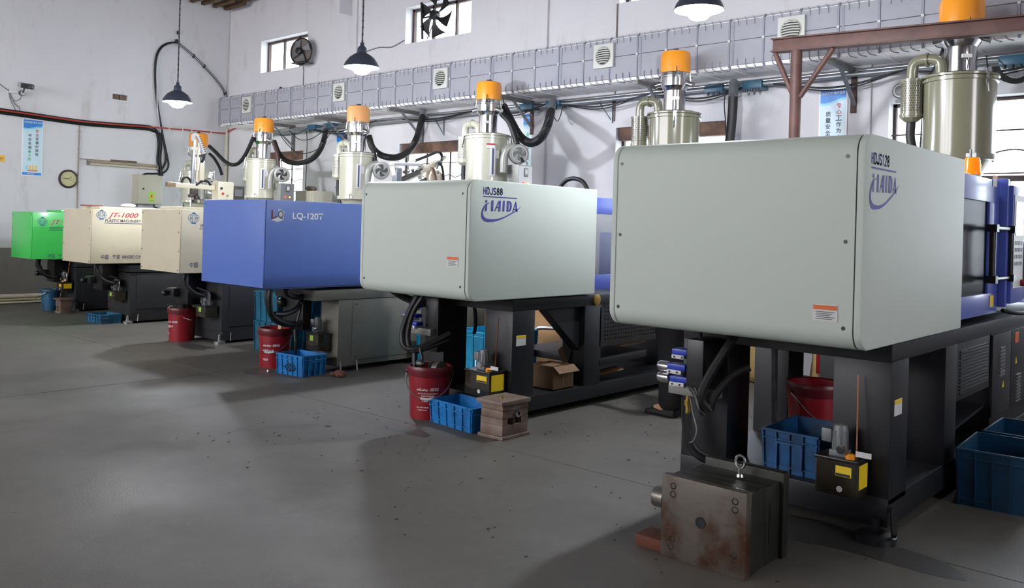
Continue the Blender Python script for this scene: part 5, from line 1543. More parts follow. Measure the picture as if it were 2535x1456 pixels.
B().cyl((XL + 0.012, 5.80, 2.915), (XL + 0.012, 5.80, 0.87), 0.011, n=8).build('vertical_run', M('rusty_conduit', (150, 132, 124), 0.6), tc_)
B().cyl((XL + 0.012, 5.80, 2.335), (XL + 0.012, 6.45, 2.33), 0.008, n=8).build('branch_run', M('rusty_conduit', (150, 132, 124), 0.6), tc_)
for z in (2.78, 2.5, 1.95):
    B().box(XL + 0.001, XL + 0.028, 5.78, 5.82, z - 0.01, z + 0.01).build('clip', GALV, tc_)
tl = thing('tube_light', 'unlit dusty fluorescent tube light on the left wall', 'lamp', (XL, 6.52, 2.3))
B().box(XL + 0.001, XL + 0.05, 5.93, 7.12, 2.285, 2.325).build('batten', M('dusty_batten', (152, 138, 112), 0.6), tl, bevel=0.006)
B().cyl((XL + 0.06, 5.95, 2.255), (XL + 0.06, 7.10, 2.255), 0.014, n=12).build('tube', M('dusty_tube', (196, 184, 156), 0.4), tl)
B().box(XL + 0.03, XL + 0.075, 5.925, 5.96, 2.24, 2.31).build('end_socket', DULLST, tl)
B().box(XL + 0.03, XL + 0.075, 7.09, 7.125, 2.24, 2.31).build('end_socket', DULLST, tl)
B().box(XL + 0.001, XL + 0.055, 6.32, 6.75, 2.325, 2.36).build('ballast', M('dusty_dark', (104, 88, 78), 0.7), tl, bevel=0.005)
lp_ = thing('cable_loop', 'black cable arch rising high on the left wall near the corner', 'cable', (XL, 7.4, 4.5))
B().tube([(XL + 0.02, y, z) for y, z in ((7.19, 2.20), (7.28, 2.45), (7.20, 2.89), (7.112, 3.31), (7.05, 3.73), (7.044, 4.15), (7.118, 4.37), (7.25, 4.48), (7.411, 4.52), (7.525, 4.48), (7.72, 4.36), (7.92, 4.22), (8.10, 4.07), (8.25, 3.93), (8.36, 3.80), (8.42, 3.67))], 0.019, 8, 5).build('cable', BLACK, lp_)
B().tube([(XL + 0.045, y, z) for y, z in ((7.16, 2.9), (7.09, 3.31), (7.07, 3.73), (7.064, 4.12), (7.13, 4.35), (7.26, 4.46), (7.42, 4.50), (7.54, 4.46), (7.74, 4.33), (7.93, 4.20), (8.12, 4.04), (8.26, 3.90), (8.37, 3.76), (8.40, 3.6))], 0.010, 6, 5).build('thin_cable', GALV, lp_)
B().tube([(XL + 0.02, y, z) for y, z in ((7.20, 2.89), (7.30, 2.50), (7.33, 2.32), (7.25, 2.20), (7.08, 2.17), (6.93, 2.16), (6.86, 2.115))], 0.016, 8, 5).build('cable_tail', BLACK, lp_)
for y, z in ((7.41, 4.55), (7.44, 4.705), (7.74, 4.34), (7.95, 4.19), (8.38, 3.75), (8.42, 3.66)):
    B().ball((XL + 0.03, y, z), 0.035, 8, (0.8, 0.9, 1.1)).build('tape_knot', BLACK, lp_)
cb_ = thing('electrical_cabinet', 'beige electrical cabinet with a yellow-green warning label on the left wall', 'cabinet', (XL, 6.92, 1.63))
B().box(XL + 0.001, XL + 0.20, 6.70, 7.14, 1.63, 2.13).build('body', WCAB, cb_, bevel=0.006)
dr_ = B().box(XL + 0.20, XL + 0.212, 6.71, 7.13, 1.64, 2.12).build('door', WCAB, cb_, bevel=0.004)
B().cyl((XL + 0.212, 6.80, 1.89), (XL + 0.222, 6.80, 1.89), 0.016, n=14).build('lock', BLACKP, dr_)
B().box(XL + 0.212, XL + 0.214, 6.90, 7.0, 1.67, 1.845).build('warning_label', M('lime_label', (150, 196, 70), 0.5), dr_)
B().prism([(6.91, 1.73), (6.99, 1.73), (6.95, 1.815)], 'x', XL + 0.214, XL + 0.216).build('warning_triangle', ORANGE, dr_)
B().prism([(6.945, 1.785), (6.96, 1.785), (6.95, 1.765), (6.962, 1.765), (6.94, 1.74), (6.947, 1.758), (6.936, 1.758)], 'x', XL + 0.216, XL + 0.2175).build('lightning_bolt', INKK, dr_)
text('有电危险', 0.018, INKK, dr_, (XL + 0.2155, 6.91, 1.685), YR, ZU, width=0.08)
for y in (6.75, 7.05):
    B().cyl((XL + 0.10, y, 1.63), (XL + 0.10, y, 1.58), 0.015, n=10).build('cable_gland', BLACKP, cb_)
tag(B().tube([(XL + 0.1, 7.05, 1.59), (XL + 0.12, 7.15, 1.55), (XL + 0.1, 7.35, 1.52), (XL + 0.1, 7.6, 1.54)], 0.014, 7, 5).build('cable', BLACK, loc=(XL + .1, 7.05, 1.59)), 'black cable leaving the bottom of the electrical cabinet', 'cable')
for k, (z, r_, mt, lb) in enumerate(((0.115, 0.034, WPIPE, 'topmost fat white pipe along the left wall floor'),
                                     (0.062, 0.019, M('yellowed_pipe', (176, 158, 122), 0.5), 'middle yellowed pipe along the left wall floor'),
                                     (0.022, 0.017, WPIPE, 'lowest thin white pipe along the left wall floor'))):
    tag(B().cyl((XL + 0.06 + 0.02 * k, -2, z), (XL + 0.06 + 0.02 * k, 8.2, z), r_, n=14).build('floor_pipe', mt, loc=(XL + .06, 4, z)), lb, 'pipe', 'pipes along the foot of the left wall')
vp = thing('riser_pipe', 'worn vertical pipe in the back left wall corner', 'pipe', (-14.72, YW - 0.04, 0))
B().cyl((-14.72, YW - 0.035, 0.0), (-14.72, YW - 0.035, 3.1), 0.028, n=12).build('pipe', WPIPE, vp)
for z in (0.6, 1.5, 2.4):
    B().box(-14.76, -14.68, YW - 0.07, YW - 0.001, z, z + 0.02).build('strap', GALV, vp)
al = thing('round_alarm', 'round grey wall alarm left of the right window', 'alarm', (-2.71, YW, 2.76))
B().lathe([(0, 0), (0.075, 0), (0.075, -0.03), (0.05, -0.045), (0, -0.045)], (-2.71, YW - 0.001, 2.78), 26, axis='y').build('body', GREYM, al)
B().lathe([(0.048, -0.046), (0.062, -0.042), (0.048, -0.04)], (-2.71, YW - 0.001, 2.78), 26, axis='y', closed=True).build('ring', LAB, al)
B().box(-2.75, -2.66, YW - 0.05, YW - 0.001, 2.67, 2.70).build('bracket', GREYM, al, bevel=0.006)

# window fans
f1 = thing('wall_fan', 'round caged fan standing in the first high window', 'fan', (-12.18, 8.30, 4.03))
nrm = Vector((0.30, -0.954, 0))
sd = Vector((0.954, 0.30, 0))
ct = Vector((-12.18, 8.26, 4.215))
ring = [ct + (sd * math.cos(2 * math.pi * k / 32) + UP * math.sin(2 * math.pi * k / 32)) * 0.215 for k in range(32)]
B().tube(ring, 0.012, 6, 0, closed=True).build('rim', BLACKP, f1)
B().cyl(ct + nrm * -0.02, ct + nrm * -0.012, 0.212, n=32).build('guard_plate', M('fan_grey', (120, 112, 108), 0.35, 0.6), f1)
B().cyl(ct, ct + nrm * 0.09, 0.055, n=18).build('motor', BLACKP, f1, bevel=0.01)
for k in range(4):
    a = R(90 * k + 20)
    d_ = sd * math.cos(a) + UP * math.sin(a)
    e_ = sd * -math.sin(a) + UP * math.cos(a)
    B().poly([ct + d_ * 0.04 + nrm * 0.02, ct + d_ * 0.18 - e_ * 0.05 + nrm * 0.0, ct + d_ * 0.19 + e_ * 0.05 + nrm * 0.03, ct + d_ * 0.06 + e_ * 0.04 + nrm * 0.03]).build('blade', GREYM, f1)
B().box(-12.33, -12.03, 8.17, 8.40, 4.012, 4.03).build('base', BLACKP, f1, bevel=0.005)
B().cyl((-12.18, 8.27, 4.03), ct - UP * 0.2, 0.02, n=10).build('stand', BLACKP, f1)
tag(B().tube([(-12.33, 8.40, 4.02), (-12.36, YW - 0.012, 3.95), (-12.36, YW - 0.012, 3.75), (-12.35, YW - 0.012, 3.55)], 0.007, 6, 5).build('wire', GREYM, loc=(-12.33, 8.4, 4.02)), 'power wire hanging from the caged window fan', 'wire')
f2 = thing('exhaust_fan', 'large black bladed exhaust fan in the second high window', 'fan', (-9.15, 8.36, 4.09))
ct = Vector((-9.10, 8.40, 4.40))
for k in range(6):
    a = R(60 * k + 15)
    b = B()
    P_ = lambda r_, t: ct + Vector((math.cos(a + t) * r_, -0.02 + 0.05 * t, math.sin(a + t) * r_))
    n = 6
    for q in range(n):
        r0, r1 = 0.06 + 0.27 * q / n, 0.06 + 0.27 * (q + 1) / n
        w0, w1 = 0.26 + 0.36 * q / n, 0.26 + 0.36 * (q + 1) / n
        b.poly([P_(r0, -w0 * 0.3 + 0.3 * q / n), P_(r1, -w1 * 0.3 + 0.3 * (q + 1) / n), P_(r1, w1 + 0.3 * (q + 1) / n), P_(r0, w0 + 0.3 * q / n)])
    b.build('blade', BLACKP, f2)
B().cyl(ct + Vector((0, -0.06, 0)), ct + Vector((0, 0.03, 0)), 0.07, n=20).build('hub', BLACKP, f2, bevel=0.01)
B().cyl((-9.34, 8.38, 4.085), (-9.38, 8.38, 4.62), 0.018, n=8).build('frame_bar', BLACKP, f2)
B().cyl((-9.38, 8.40, 4.40), (-9.10, 8.42, 4.40), 0.014, n=8).build('frame_bar', BLACKP, f2)
B().cyl((-9.26, 8.40, 4.085), (-9.10, 8.42, 4.40), 0.008, n=8).build('frame_bar', BLACKP, f2)
tag(B().tube([(-9.80, YW - 0.01, 4.14), (-10.1, YW - 0.01, 4.07), (-10.4, YW - 0.01, 4.10), (-10.8, YW - 0.01, 4.06)], 0.008, 6, 5).build('wire', GREYM, loc=(-9.8, YW, 4.1)), 'thin cable on the wall left of the exhaust fan window', 'wire')
bx_ = B().ball((-13.02, 8.43, 3.70), 0.03, 8, (1.2, 0.6, 1)).build('wall_socket', BLACKP, loc=(-13.02, 8.43, 3.7))
tag(bx_, 'small black wall socket just above the duct', 'socket')


# ================================================================== FLOOR THINGS
def crate(label, loc, rot, L, W, H, mat, group, ribs=5, style='ribs', z=0.0):
    c = thing('plastic_crate', label, 'crate', (loc[0], loc[1], z), R(rot), group, local=True)
    t = 0.006
    b = B()
    x, y = L / 2, W / 2
    tp = 0.012
    # tapered open box: outer and inner skins
    o0 = [(-x + tp, -y + tp), (x - tp, -y + tp), (x - tp, y - tp), (-x + tp, y - tp)]
    o1 = [(-x, -y), (x, -y), (x, y), (-x, y)]
    i0 = [(-x + tp + t, -y + tp + t), (x - tp - t, -y + tp + t), (x - tp - t, y - tp - t), (-x + tp + t, y - tp - t)]
    i1 = [(-x + t, -y + t), (x - t, -y + t), (x - t, y - t), (-x + t, y - t)]
    V = lambda p, zz: b.bm.verts.new((p[0], p[1], zz))
    a0 = [V(p, 0) for p in o0]
    a1 = [V(p, H) for p in o1]
    c0 = [V(p, 0.008) for p in i0]
    c1 = [V(p, H) for p in i1]
    for k in range(4):
        j = (k + 1) % 4
        b.bm.faces.new((a0[k], a0[j], a1[j], a1[k]))
        b.bm.faces.new((c0[j], c0[k], c1[k], c1[j]))
        b.bm.faces.new((a1[k], a1[j], c1[j], c1[k]))
    b.bm.faces.new(a0[::-1])
    b.bm.faces.new(c0)
    body = b.build('shell', mat, c, smooth=False)
    rm = B()
    for (X0, X1, Y0, Y1) in ((-x - 0.008, x + 0.008, -y - 0.008, -y), (-x - 0.008, x + 0.008, y, y + 0.008), (-x - 0.008, -x, -y, y), (x, x + 0.008, -y, y)):
        rm.box(X0, X1, Y0, Y1, H - 0.012, H)
        rm.box(X0, X1, Y0, Y1, H - 0.05, H - 0.042)
    rm.build('rim', mat, c, bevel=0.002, seg=1)
    for k in range(ribs + 1):
        X = -x + 0.004 + (L - 0.008) * k / ribs
        for s in (-1, 1):
            B().obox((X * 0.96, s * (y - tp + 0.003), 0.002), (X, s * (y + 0.003), H - 0.01), 0.007, 0.014, (0, s, 0)).build('rib', mat, c)
    n2 = max(2, round(ribs * W / L))
    for k in range(n2 + 1):
        Y = -y + 0.004 + (W - 0.008) * k / n2
        for s in (-1, 1):
            B().obox((s * (x - tp + 0.003), Y * 0.96, 0.002), (s * (x + 0.003), Y, H - 0.01), 0.007, 0.014, (s, 0, 0)).build('rib', mat, c)
    for s in (-1, 1):
        B().box(-x + tp, x - tp, s * (y - tp * 0.6) - 0.006, s * (y - tp * 0.6) + 0.006, 0.03, 0.036).build('belt', mat, c)
    if style == 'diamond':
        for dx in (-0.02, 0.025):
            q = [(dx, 0.035), (dx + 0.05, 0.075), (dx, 0.115), (dx - 0.05, 0.075)]
            g_ = B()
            for k in range(4):
                p, r_ = q[k], q[(k + 1) % 4]
                g_.obox((p[0], -y - 0.0, p[1]), (r_[0], -y - 0.0, r_[1]), 0.01, 0.006, (0, 1, 0))
            g_.build('diamond_emblem', CRATED, c)
    if style in ('handle', 'diamond'):
        g_ = B().box(x - 0.003, x + 0.012, -0.07, 0.07, H - 0.065, H - 0.055).box(x - 0.006, x + 0.01, -0.07, -0.062, 0.03, H - 0.055).box(x - 0.006, x + 0.01, 0.062, 0.07, 0.03, H - 0.055)
        g_.build('handle_panel', mat, c)
        g_ = B().box(-0.07, 0.07, -y - 0.012, -y + 0.003, H - 0.065, H - 0.055) if style == 'handle' else None
        if g_:
            g_.box(-0.07, -0.062, -y - 0.01, -y + 0.003, 0.03, H - 0.055).box(0.062, 0.07, -y - 0.01, -y + 0.003, 0.03, H - 0.055)
            g_.build('handle_panel', mat, c)
    return c


CGp = 'blue plastic crates on the floor'
crate('blue crate with raised diamond pattern, beside the red pail under the blue machine', (-6.735, 4.66), 6, 0.36, 0.27, 0.19, CRATE, CGp, 5, 'diamond')
crate('narrow ribbed blue crate between the red pail and the rusty mould block', (-4.275, 4.335), -6, 0.46, 0.27, 0.17, CRATE, CGp, 5)
crate('dirty blue crate, coloured darker for the shade, standing on the base frame of the largest pale grey machine', (-1.845, 4.42), 0, 0.29, 0.42, 0.215, M('dirty_shaded_blue_crate', (14, 78, 128), 0.45, 0, scale=8, col2=(8, 40, 66), lo=0.4, hi=0.75), CGp, 4, 'handle', z=0.191)  # real dirt, plus shade under the machine darkened into the blue
crate('large deep blue crate at the right picture edge, nearest one', (-1.115, 5.27), 3, 0.34, 0.50, 0.30, CRATED, CGp, 4)
crate('large deep blue crate behind the nearest one at the right edge', (-1.115, 5.84), 1, 0.34, 0.50, 0.30, CRATED, CGp, 4)
crate('shallow blue drip tray crate in front of the cream machine next to the green one', (-11.58, 4.92), 4, 0.37, 0.27, 0.12, M('old_blue_crate', (46, 112, 150), 0.5, 0, scale=8, col2=(30, 76, 104)), CGp, 5)
CRATET = M('teal_crate', (18, 104, 132), 0.45, 0, scale=5, col2=(12, 70, 92))
CY = 'cyan crates stored between the machines'
crate('cyan crate on the floor seen left of the dark machine column', (-6.22, 6.05), 0, 0.40, 0.5, 0.34, CRATEC, CY, 4)
crate('large cyan crate seen through the frame under the middle pale grey cover', (-5.63, 6.10), 0, 0.52, 0.62, 0.42, CRATEC, CY, 4)
crate('lower of the two stacked teal crates between cream and blue machines', (-8.10, 5.42), 0, 0.44, 0.56, 0.32, CRATET, CY, 4)
crate('upper of the two stacked teal crates between cream and blue machines', (-8.10, 5.42), 0, 0.44, 0.56, 0.32, CRATET, CY, 4, z=0.3205)


def pail(label, loc, rot, z=0, txt=True, fill=False, mat=RED, rim=REDD, k=1.0, handle_up=False):
    c = thing('red_pail' if mat is RED else 'metal_drum', label, 'bucket', (loc[0], loc[1], z), R(rot), 'red oil pails' if mat is RED else None, local=True)
    b = B().lathe([(0, 0), (0.138 * k, 0), (0.152 * k, 0.30 * k), (0.152 * k, 0.372 * k), (0.146 * k, 0.372 * k), (0.134 * k, 0.012), (0, 0.012)], n=44)
    body = b.build('body', mat, c, sharp=40)
    B().lathe([(0.152 * k, 0.305 * k), (0.160 * k, 0.308 * k), (0.166 * k, 0.345 * k), (0.166 * k, 0.365 * k), (0.160 * k, 0.378 * k), (0.148 * k, 0.372 * k), (0.15 * k, 0.305 * k)], n=44, closed=True).build('rim', rim, c)
    w = []
    for t in range(13):
        a = math.pi * t / 12
        if handle_up:
            w.append((0.170 * k * math.cos(a), -0.12 * math.sin(a), 0.31 * k + 0.02 * math.sin(a) + (-0.07 * math.cos(a) if True else 0)))
        else:
            w.append((0.172 * k * math.cos(a), -0.10 * math.sin(a) - 0.10 * math.sin(a) ** 0.5, 0.325 * k - 0.165 * k * math.sin(a)))
    hd = B().tube(w, 0.0035, 6, 3).build('wire_handle', STEEL if not handle_up else LAB, c)
    m = w[6]
    B().tube([w[5], w[6], w[7]], 0.009, 8, 3).build('grip', LAB, hd)
    for s in (-1, 1):
        B().cyl((s * 0.158 * k, 0, 0.325 * k), (s * 0.176 * k, 0, 0.325 * k), 0.012, n=10).build('handle_lug', rim, c)
    if txt:
        rr = 0.1525 * k
        def bt(s, size, zz, a, wd, mt=INKW, sh=0):
            a0 = R(a) - wd / rr / 2
            text(s, size, mt, body, (0, 0, zz), XR, ZU, width=wd, bent=((0, 0, zz), rr - (0.30 - zz) * 0.045 + 0.002, a0), shear=sh, off=0.012)
        bt('oiLaky 润铭', 0.026, 0.205, -90, 0.17, sh=0.2)
        if fill == 'fine':
            bt('高级抗磨液压油润滑油', 0.009, 0.185, -90, 0.15)
            bt('注塑机专用润滑油脂', 0.009, 0.168, -90, 0.10)
            bt('• 抗磨耐压', 0.010, 0.148, -98, 0.05)
            bt('• 防锈防腐', 0.010, 0.130, -98, 0.05)
            bt('品名 规格 净含量', 0.009, 0.085, -105, 0.09)
            bt('中国 宁波', 0.009, 0.065, -105, 0.07)
        else:
            bt('注塑机关节', 0.026, 0.155, -102, 0.115)
            bt('GS220', 0.018, 0.075, -112, 0.055)
    return c


p1 = pail('red pail with white lettering between the dark hoses and ribbed crate', (-4.66, 4.345), 42, fill='fine')
mt_ = M('oily_metal', (92, 88, 84), 0.4, 0.5, var=0.3, scale=20)
B().lathe([(0, 0), (0.14, 0), (0.14, 0.004), (0, 0.004)], (0, 0, 0.30), 24).build('dark_contents', OILST, p1)
g1 = thing('metal_fittings', 'greasy metal fittings heaped in the red pail by the middle pale grey machine', 'parts', (-4.62, 4.33, 0.305))
for k in range(7):
    B().ball((-4.64 + 0.09 * math.cos(k * 2.1) * (k % 3) / 2, 4.34 + 0.08 * math.sin(k * 2.1) * (k % 3) / 2, 0.34 + 0.025 * (k % 3)), 0.035, 9, (1.2, 0.9, 0.8)).build('lump', mt_, g1)
B().lathe([(0.02, 0), (0.06, 0), (0.06, 0.05), (0.02, 0.05)], (-4.57, 4.33, 0.36), 18, axis='x', closed=True).build('flange', mt_, g1)
p2 = pail('red pail in front of the blue machine, beside the diamond pattern crate', (-7.23, 4.70), 42)
B().lathe([(0, 0), (0.14, 0), (0.14, 0.004), (0, 0.004)], (0, 0, 0.30), 24).build('dark_contents', OILST, p2)
tag(B().box(-7.22, -7.17, 4.72, 4.75, 0.30, 0.405).build('wooden_stick', M('pale_wood', (178, 156, 120), 0.7), loc=(-7.2, 4.73, 0.3), bevel=0.003), 'pale wooden block sticking out of the pail by the diamond pattern crate', 'block')
p3 = pail('red pail with a raised white handle, below the middle cream machine', (-9.45, 4.90), 12, handle_up=True)
B().lathe([(0, 0), (0.14, 0), (0.14, 0.004), (0, 0.004)], (0, 0, 0.31), 24).build('dark_contents', OILST, p3)
g3 = thing('oily_rags', 'dark oily rags piled in the pail with the raised handle', 'rags', (-9.45, 4.90, 0.315))
for k in range(5):
    B().ball((-9.45 + 0.07 * math.cos(k * 1.9), 4.90 + 0.07 * math.sin(k * 1.9), 0.36 + 0.02 * (k % 2)), 0.05, 10, (1.1, 1, 0.8)).build('rag', M('oily_rag', (38, 32, 30), 0.9), g3)
pail('dark red pail on the base frame inside the largest pale grey machine', (-1.985, 4.86), 60, z=0.191, txt=False, mat=RED)
pail('small red pail under the frame of the middle pale grey machine', (-4.74, 5.10), 20, txt=False, k=0.62, z=0.166)
dm = pail('old blue metal drum with a yellow emblem below the green machine', (-13.50, 4.955), -45, txt=False, mat=M('drum_blue', (38, 96, 130), 0.45, 0.2, scale=9, col2=(26, 62, 86)), rim=M('drum_blue_rim', (30, 70, 96), 0.5), k=0.82)
dm['group'] = 'old drum'
dm['label'] = 'old blue metal drum with a yellow emblem below the green machine'
b = B()
for k in range(8):
    a0, a1 = R(-90 - 28 + 7 * k), R(-90 - 28 + 7 * (k + 1))
    rr = 0.1235
    b.poly([(math.cos(a0) * rr, math.sin(a0) * rr, 0.17), (math.cos(a1) * rr, math.sin(a1) * rr, 0.17), (math.cos(a1) * rr, math.sin(a1) * rr, 0.215), (math.cos(a0) * rr, math.sin(a0) * rr, 0.215)])
b.build('emblem', M('drum_yellow', (196, 160, 60), 0.5), dm)

# mould block beside the ribbed crate
mb = thing('mould_block', 'rusty beige mould block with a chrome coupling, right of the ribbed crate', 'mould', (-3.895, 4.33, 0))
x0, x1, y0, y1 = -3.985, -3.80, 4.205, 4.46
B().box(x0 - 0.03, x1 + 0.012, y0 - 0.01, y1 + 0.01, 0.0, 0.022).build('base_plate', MOULD, mb, bevel=0.003)
B().box(x0 - 0.015, x1, y0, y1, 0.023, 0.092).build('plate', MOULD, mb, bevel=0.003)
wq = B().box(x0 - 0.015, x1 - 0.045, y0, y1, 0.093, 0.135).box(x1 - 0.045, x1, y0, y0 + 0.05, 0.093, 0.135).box(x1 - 0.045, x1, y1 - 0.07, y1, 0.093, 0.135).box(x1 - 0.045, x1, y0 + 0.11, y0 + 0.118, 0.093, 0.135)
wq.build('slotted_plate', MOULD, mb)
B().box(x0 - 0.013, x1 - 0.002, y0 + 0.001, y1 - 0.001, 0.136, 0.188).build('plate', MOULD, mb, bevel=0.003)
B().box(x0 - 0.012, x1, y0, y1, 0.189, 0.222).build('plate', MOULD, mb, bevel=0.003)
B().box(x0 - 0.04, x1 + 0.01, y0 - 0.02, y1 + 0.015, 0.223, 0.252).build('top_plate', MOULD, mb, bevel=0.003)
B().lathe([(0.012, 0), (0.022, 0.002), (0.026, 0.025), (0.012, 0.03)], (x1, y0 + 0.13, 0.165), 18, axis='x', closed=True).build('coupling', CHROME, mb)
B().cyl((x0 + 0.08, y0 + 0.10, 0.252), (x0 + 0.08, y0 + 0.10, 0.262), 0.016, n=12).build('bolt', BRASS, mb)
B().cyl((x1 - 0.001, y0 + 0.09, 0.21), (x1 + 0.0015, y0 + 0.09, 0.21), 0.006, n=10).build('bolt_hole', BLACKP, mb)

# big mould block in the foreground
RUSTF = M('rust_stained_steel', (96, 90, 82), 0.5, 0.5, scale=4.5, col2=(72, 42, 24), lo=0.45, hi=0.62, bump=0.12, bscale=30, rvar=0.15)
MST = M('dark_mould_steel', (58, 58, 54), 0.42, 0.6, var=0.2, scale=8, bump=0.05)
bmo = thing('mould_block', 'large rust-stained steel mould block with an eyebolt in the foreground', 'mould', (-1.79, 3.43, 0))
X0, X1, Y0, Y1, H = -1.990, -1.594, 3.245, 3.635, 0.352
fp = B().box(X0, X1, Y0, Y0 + 0.045, 0.0, H).build('front_plate', RUSTF, bmo, bevel=0.003)
for (px, pz) in ((0.055, 0.275), (0.345, 0.275), (0.055, 0.085), (0.345, 0.09), (0.055, 0.31), (0.345, 0.31), (0.05, 0.05)):
    B().lathe([(0, 0.002), (0.008, 0.002), (0.011, -0.0015), (0.015, -0.001), (0.016, 0.001)], (X0 + px, Y0, pz), 16, axis='y').build('socket_bolt', BLACKP if pz != 0.05 else MST, fp)
B().lathe([(0, -0.001), (0.016, -0.001), (0.017, -0.003), (0.024, -0.003), (0.025, 0.001)], (X0 + 0.19, Y0, 0.185), 22, axis='y').build('sprue_hole', BLACKP, fp)
B().box(X0 + 0.012, X1 - 0.004, Y0 + 0.046, Y0 + 0.118, 0.004, H - 0.008).build('plate', MST, bmo, bevel=0.003)
B().box(X0 + 0.008, X1 - 0.012, Y0 + 0.119, Y0 + 0.20, 0.004, H - 0.012).build('plate', MST, bmo, bevel=0.003)
B().box(X0 + 0.008, X1 - 0.012, Y0 + 0.201, Y0 + 0.335, 0.004, H - 0.018).build('plate', MST, bmo, bevel=0.003)
B().box(X1 - 0.013, X1 - 0.010, Y0 + 0.232, Y0 + 0.252, 0.085, 0.26).build('side_slot', BLACKP, bmo)
B().box(X0 + 0.02, X1 + 0.004, Y0 + 0.336, Y1, 0.0, H + 0.018).build('back_plate', MST, bmo, bevel=0.003)
B().box(X1 - 0.09, X1 + 0.003, Y0 + 0.045, Y0 + 0.058, H - 0.012, H - 0.002).build('worn_edge', CHROME, bmo, bevel=0.002)
ey = B()
ec = Vector((-1.755, 3.50, H + 0.052))
ey.tube([ec + Vector((math.cos(2 * math.pi * k / 20) * 0.022, 0, math.sin(2 * math.pi * k / 20) * 0.027)) for k in range(20)], 0.0065, 8, 0, closed=True)
ey.build('eyebolt_ring', CHROME, bmo)
B().cyl(ec - Vector((0, 0, 0.065)), ec - Vector((0, 0, 0.022)), 0.010, n=12).lathe([(0, 0), (0.018, 0), (0.014, 0.012), (0, 0.012)], ec - Vector((0, 0, 0.065)), 14).build('eyebolt_shank', STEEL, bmo)
cyl_ = B().lathe([(0, 0), (0.045, 0.004), (0.047, 0.012), (0.047, 0.06), (0.040, 0.065), (0.040, 0.14), (0, 0.14)], (-2.12, 3.40, 0.195), 28, axis='x').build('locating_cylinder', M('greasy_steel', (110, 106, 100), 0.4, 0.6, var=0.2), bmo, sharp=35)
for dx in (0.055, 0.085):
    B().cyl((-2.12 + dx, 3.385, 0.155), (-2.12 + dx, 3.38, 0.12), 0.012, 0.009, n=12).build('grease_nipple', MST, cyl_)
tag(B().box(-2.135, -1.995, 3.27, 3.40, 0.0, 0.05).build('wooden_block', WOODR, loc=(-2.07, 3.33, 0), bevel=0.003), 'reddish brown block on the floor left of the large mould', 'block')

m3 = thing('mould_block', 'small grey mould block beside the old blue drum', 'mould', (-12.98, 4.95, 0))
B().box(-13.08, -12.88, 4.86, 5.02, 0.0, 0.03).build('base_plate', MOULD, m3, bevel=0.003)
B().box(-13.06, -13.02, 4.87, 5.01, 0.031, 0.10).box(-12.94, -12.89, 4.87, 5.01, 0.031, 0.10).build('spacer', MOULD, m3, bevel=0.003)
B().box(-13.01, -12.95, 4.88, 5.0, 0.031, 0.095).build('ejector', BRASS, m3)
B().box(-13.07, -12.885, 4.865, 5.015, 0.101, 0.19).build('plate', MOULD, m3, bevel=0.003)
B().box(-13.10, -12.86, 4.84, 5.03, 0.191, 0.215).build('top_plate', MOULD, m3, bevel=0.003)

# cardboard
def carton(label, x0, x1, y0, y1, z0, z1, flap=True, mat=CARD):
    c = thing('cardboard_box', label, 'box', ((x0 + x1) / 2, (y0 + y1) / 2, z0))
    t = 0.006
    B().box(x0, x1, y0, y0 + t, z0, z1).box(x0, x1, y1 - t, y1, z0, z1).box(x0, x0 + t, y0 + t, y1 - t, z0, z1).box(x1 - t, x1, y0 + t, y1 - t, z0, z1).box(x0, x1, y0, y1, z0, z0 + t).build('walls', mat, c, smooth=False)
    if flap:
        B().obox((x1 + 0.0, (y0 + y1) / 2, z1), (x1 + 0.06, (y0 + y1) / 2, z1 - 0.045), y1 - y0, 0.005).build('flap', mat, c)
        B().obox(((x0 + x1) / 2, y1, z1), ((x0 + x1) / 2, y1 + 0.05, z1 + 0.03), x1 - x0, 0.005, (1, 0, 0)).build('flap', mat, c)
        B().obox(((x0 + x1) / 2, y0 + 0.01, z1), ((x0 + x1) / 2, y0 + 0.10, z1 + 0.01), x1 - x0 - 0.02, 0.005).build('flap', mat, c)
    B().box(x0 - 0.001, x1 + 0.001, (y0 + y1) / 2 - 0.012, (y0 + y1) / 2 + 0.012, z0 + 0.02, z1 - 0.001).build('tape', M('brown_tape', (132, 98, 60), 0.4), c)
    return c


carton('open cardboard box on the base frame of the middle pale grey machine', -4.36, -4.13, 5.13, 5.38, 0.166, 0.345, mat=M('dull_carton', (120, 92, 66), 0.8, var=0.1))
carton('closed carton on the floor between the blue and middle pale grey machines', -6.4, -5.92, 6.75, 7.2, 0.0, 0.62, False)
tilt = [(-5.40, 6.55, 0.0, -5.15, 6.75, 0.80, 'large cardboard sheet leaning behind the middle pale grey frame'),
        (-5.10, 6.75, 0.0, -4.95, 6.95, 0.74, 'bent cardboard sheet leaning right of the larger sheet')]
tag(B().obox((-5.62, 6.75, 0.004), (-5.62, 7.0, 0.80), 0.5, 0.008).build('cardboard_sheet', CARD, loc=(-5.62, 6.8, 0)), 'large cardboard sheet leaning behind the middle pale grey frame', 'cardboard')
tag(B().obox((-5.30, 6.85, 0.004), (-5.30, 7.08, 0.72), 0.36, 0.008).build('cardboard_sheet', M('pale_card', (184, 150, 104), 0.8, var=0.08), loc=(-5.3, 6.85, 0)), 'paler cardboard sheet leaning beside the large one', 'cardboard')
tag(B().obox((-4.22, 6.0, 0.455), (-4.22, 6.40, 0.465), 0.2, 0.05).build('cardboard_sheet', CARD, loc=(-4.22, 6.2, 0.43)), 'cardboard piece under the perforated guard of the middle pale grey machine', 'cardboard')
tag(B().obox((-4.30, 5.80, 0.19), (-4.16, 6.05, 0.245), 0.16, 0.006).build('cardboard_sheet', CARD, loc=(-4.2, 5.9, 0.18)), 'small cardboard flap on the base beam below the chute', 'cardboard')
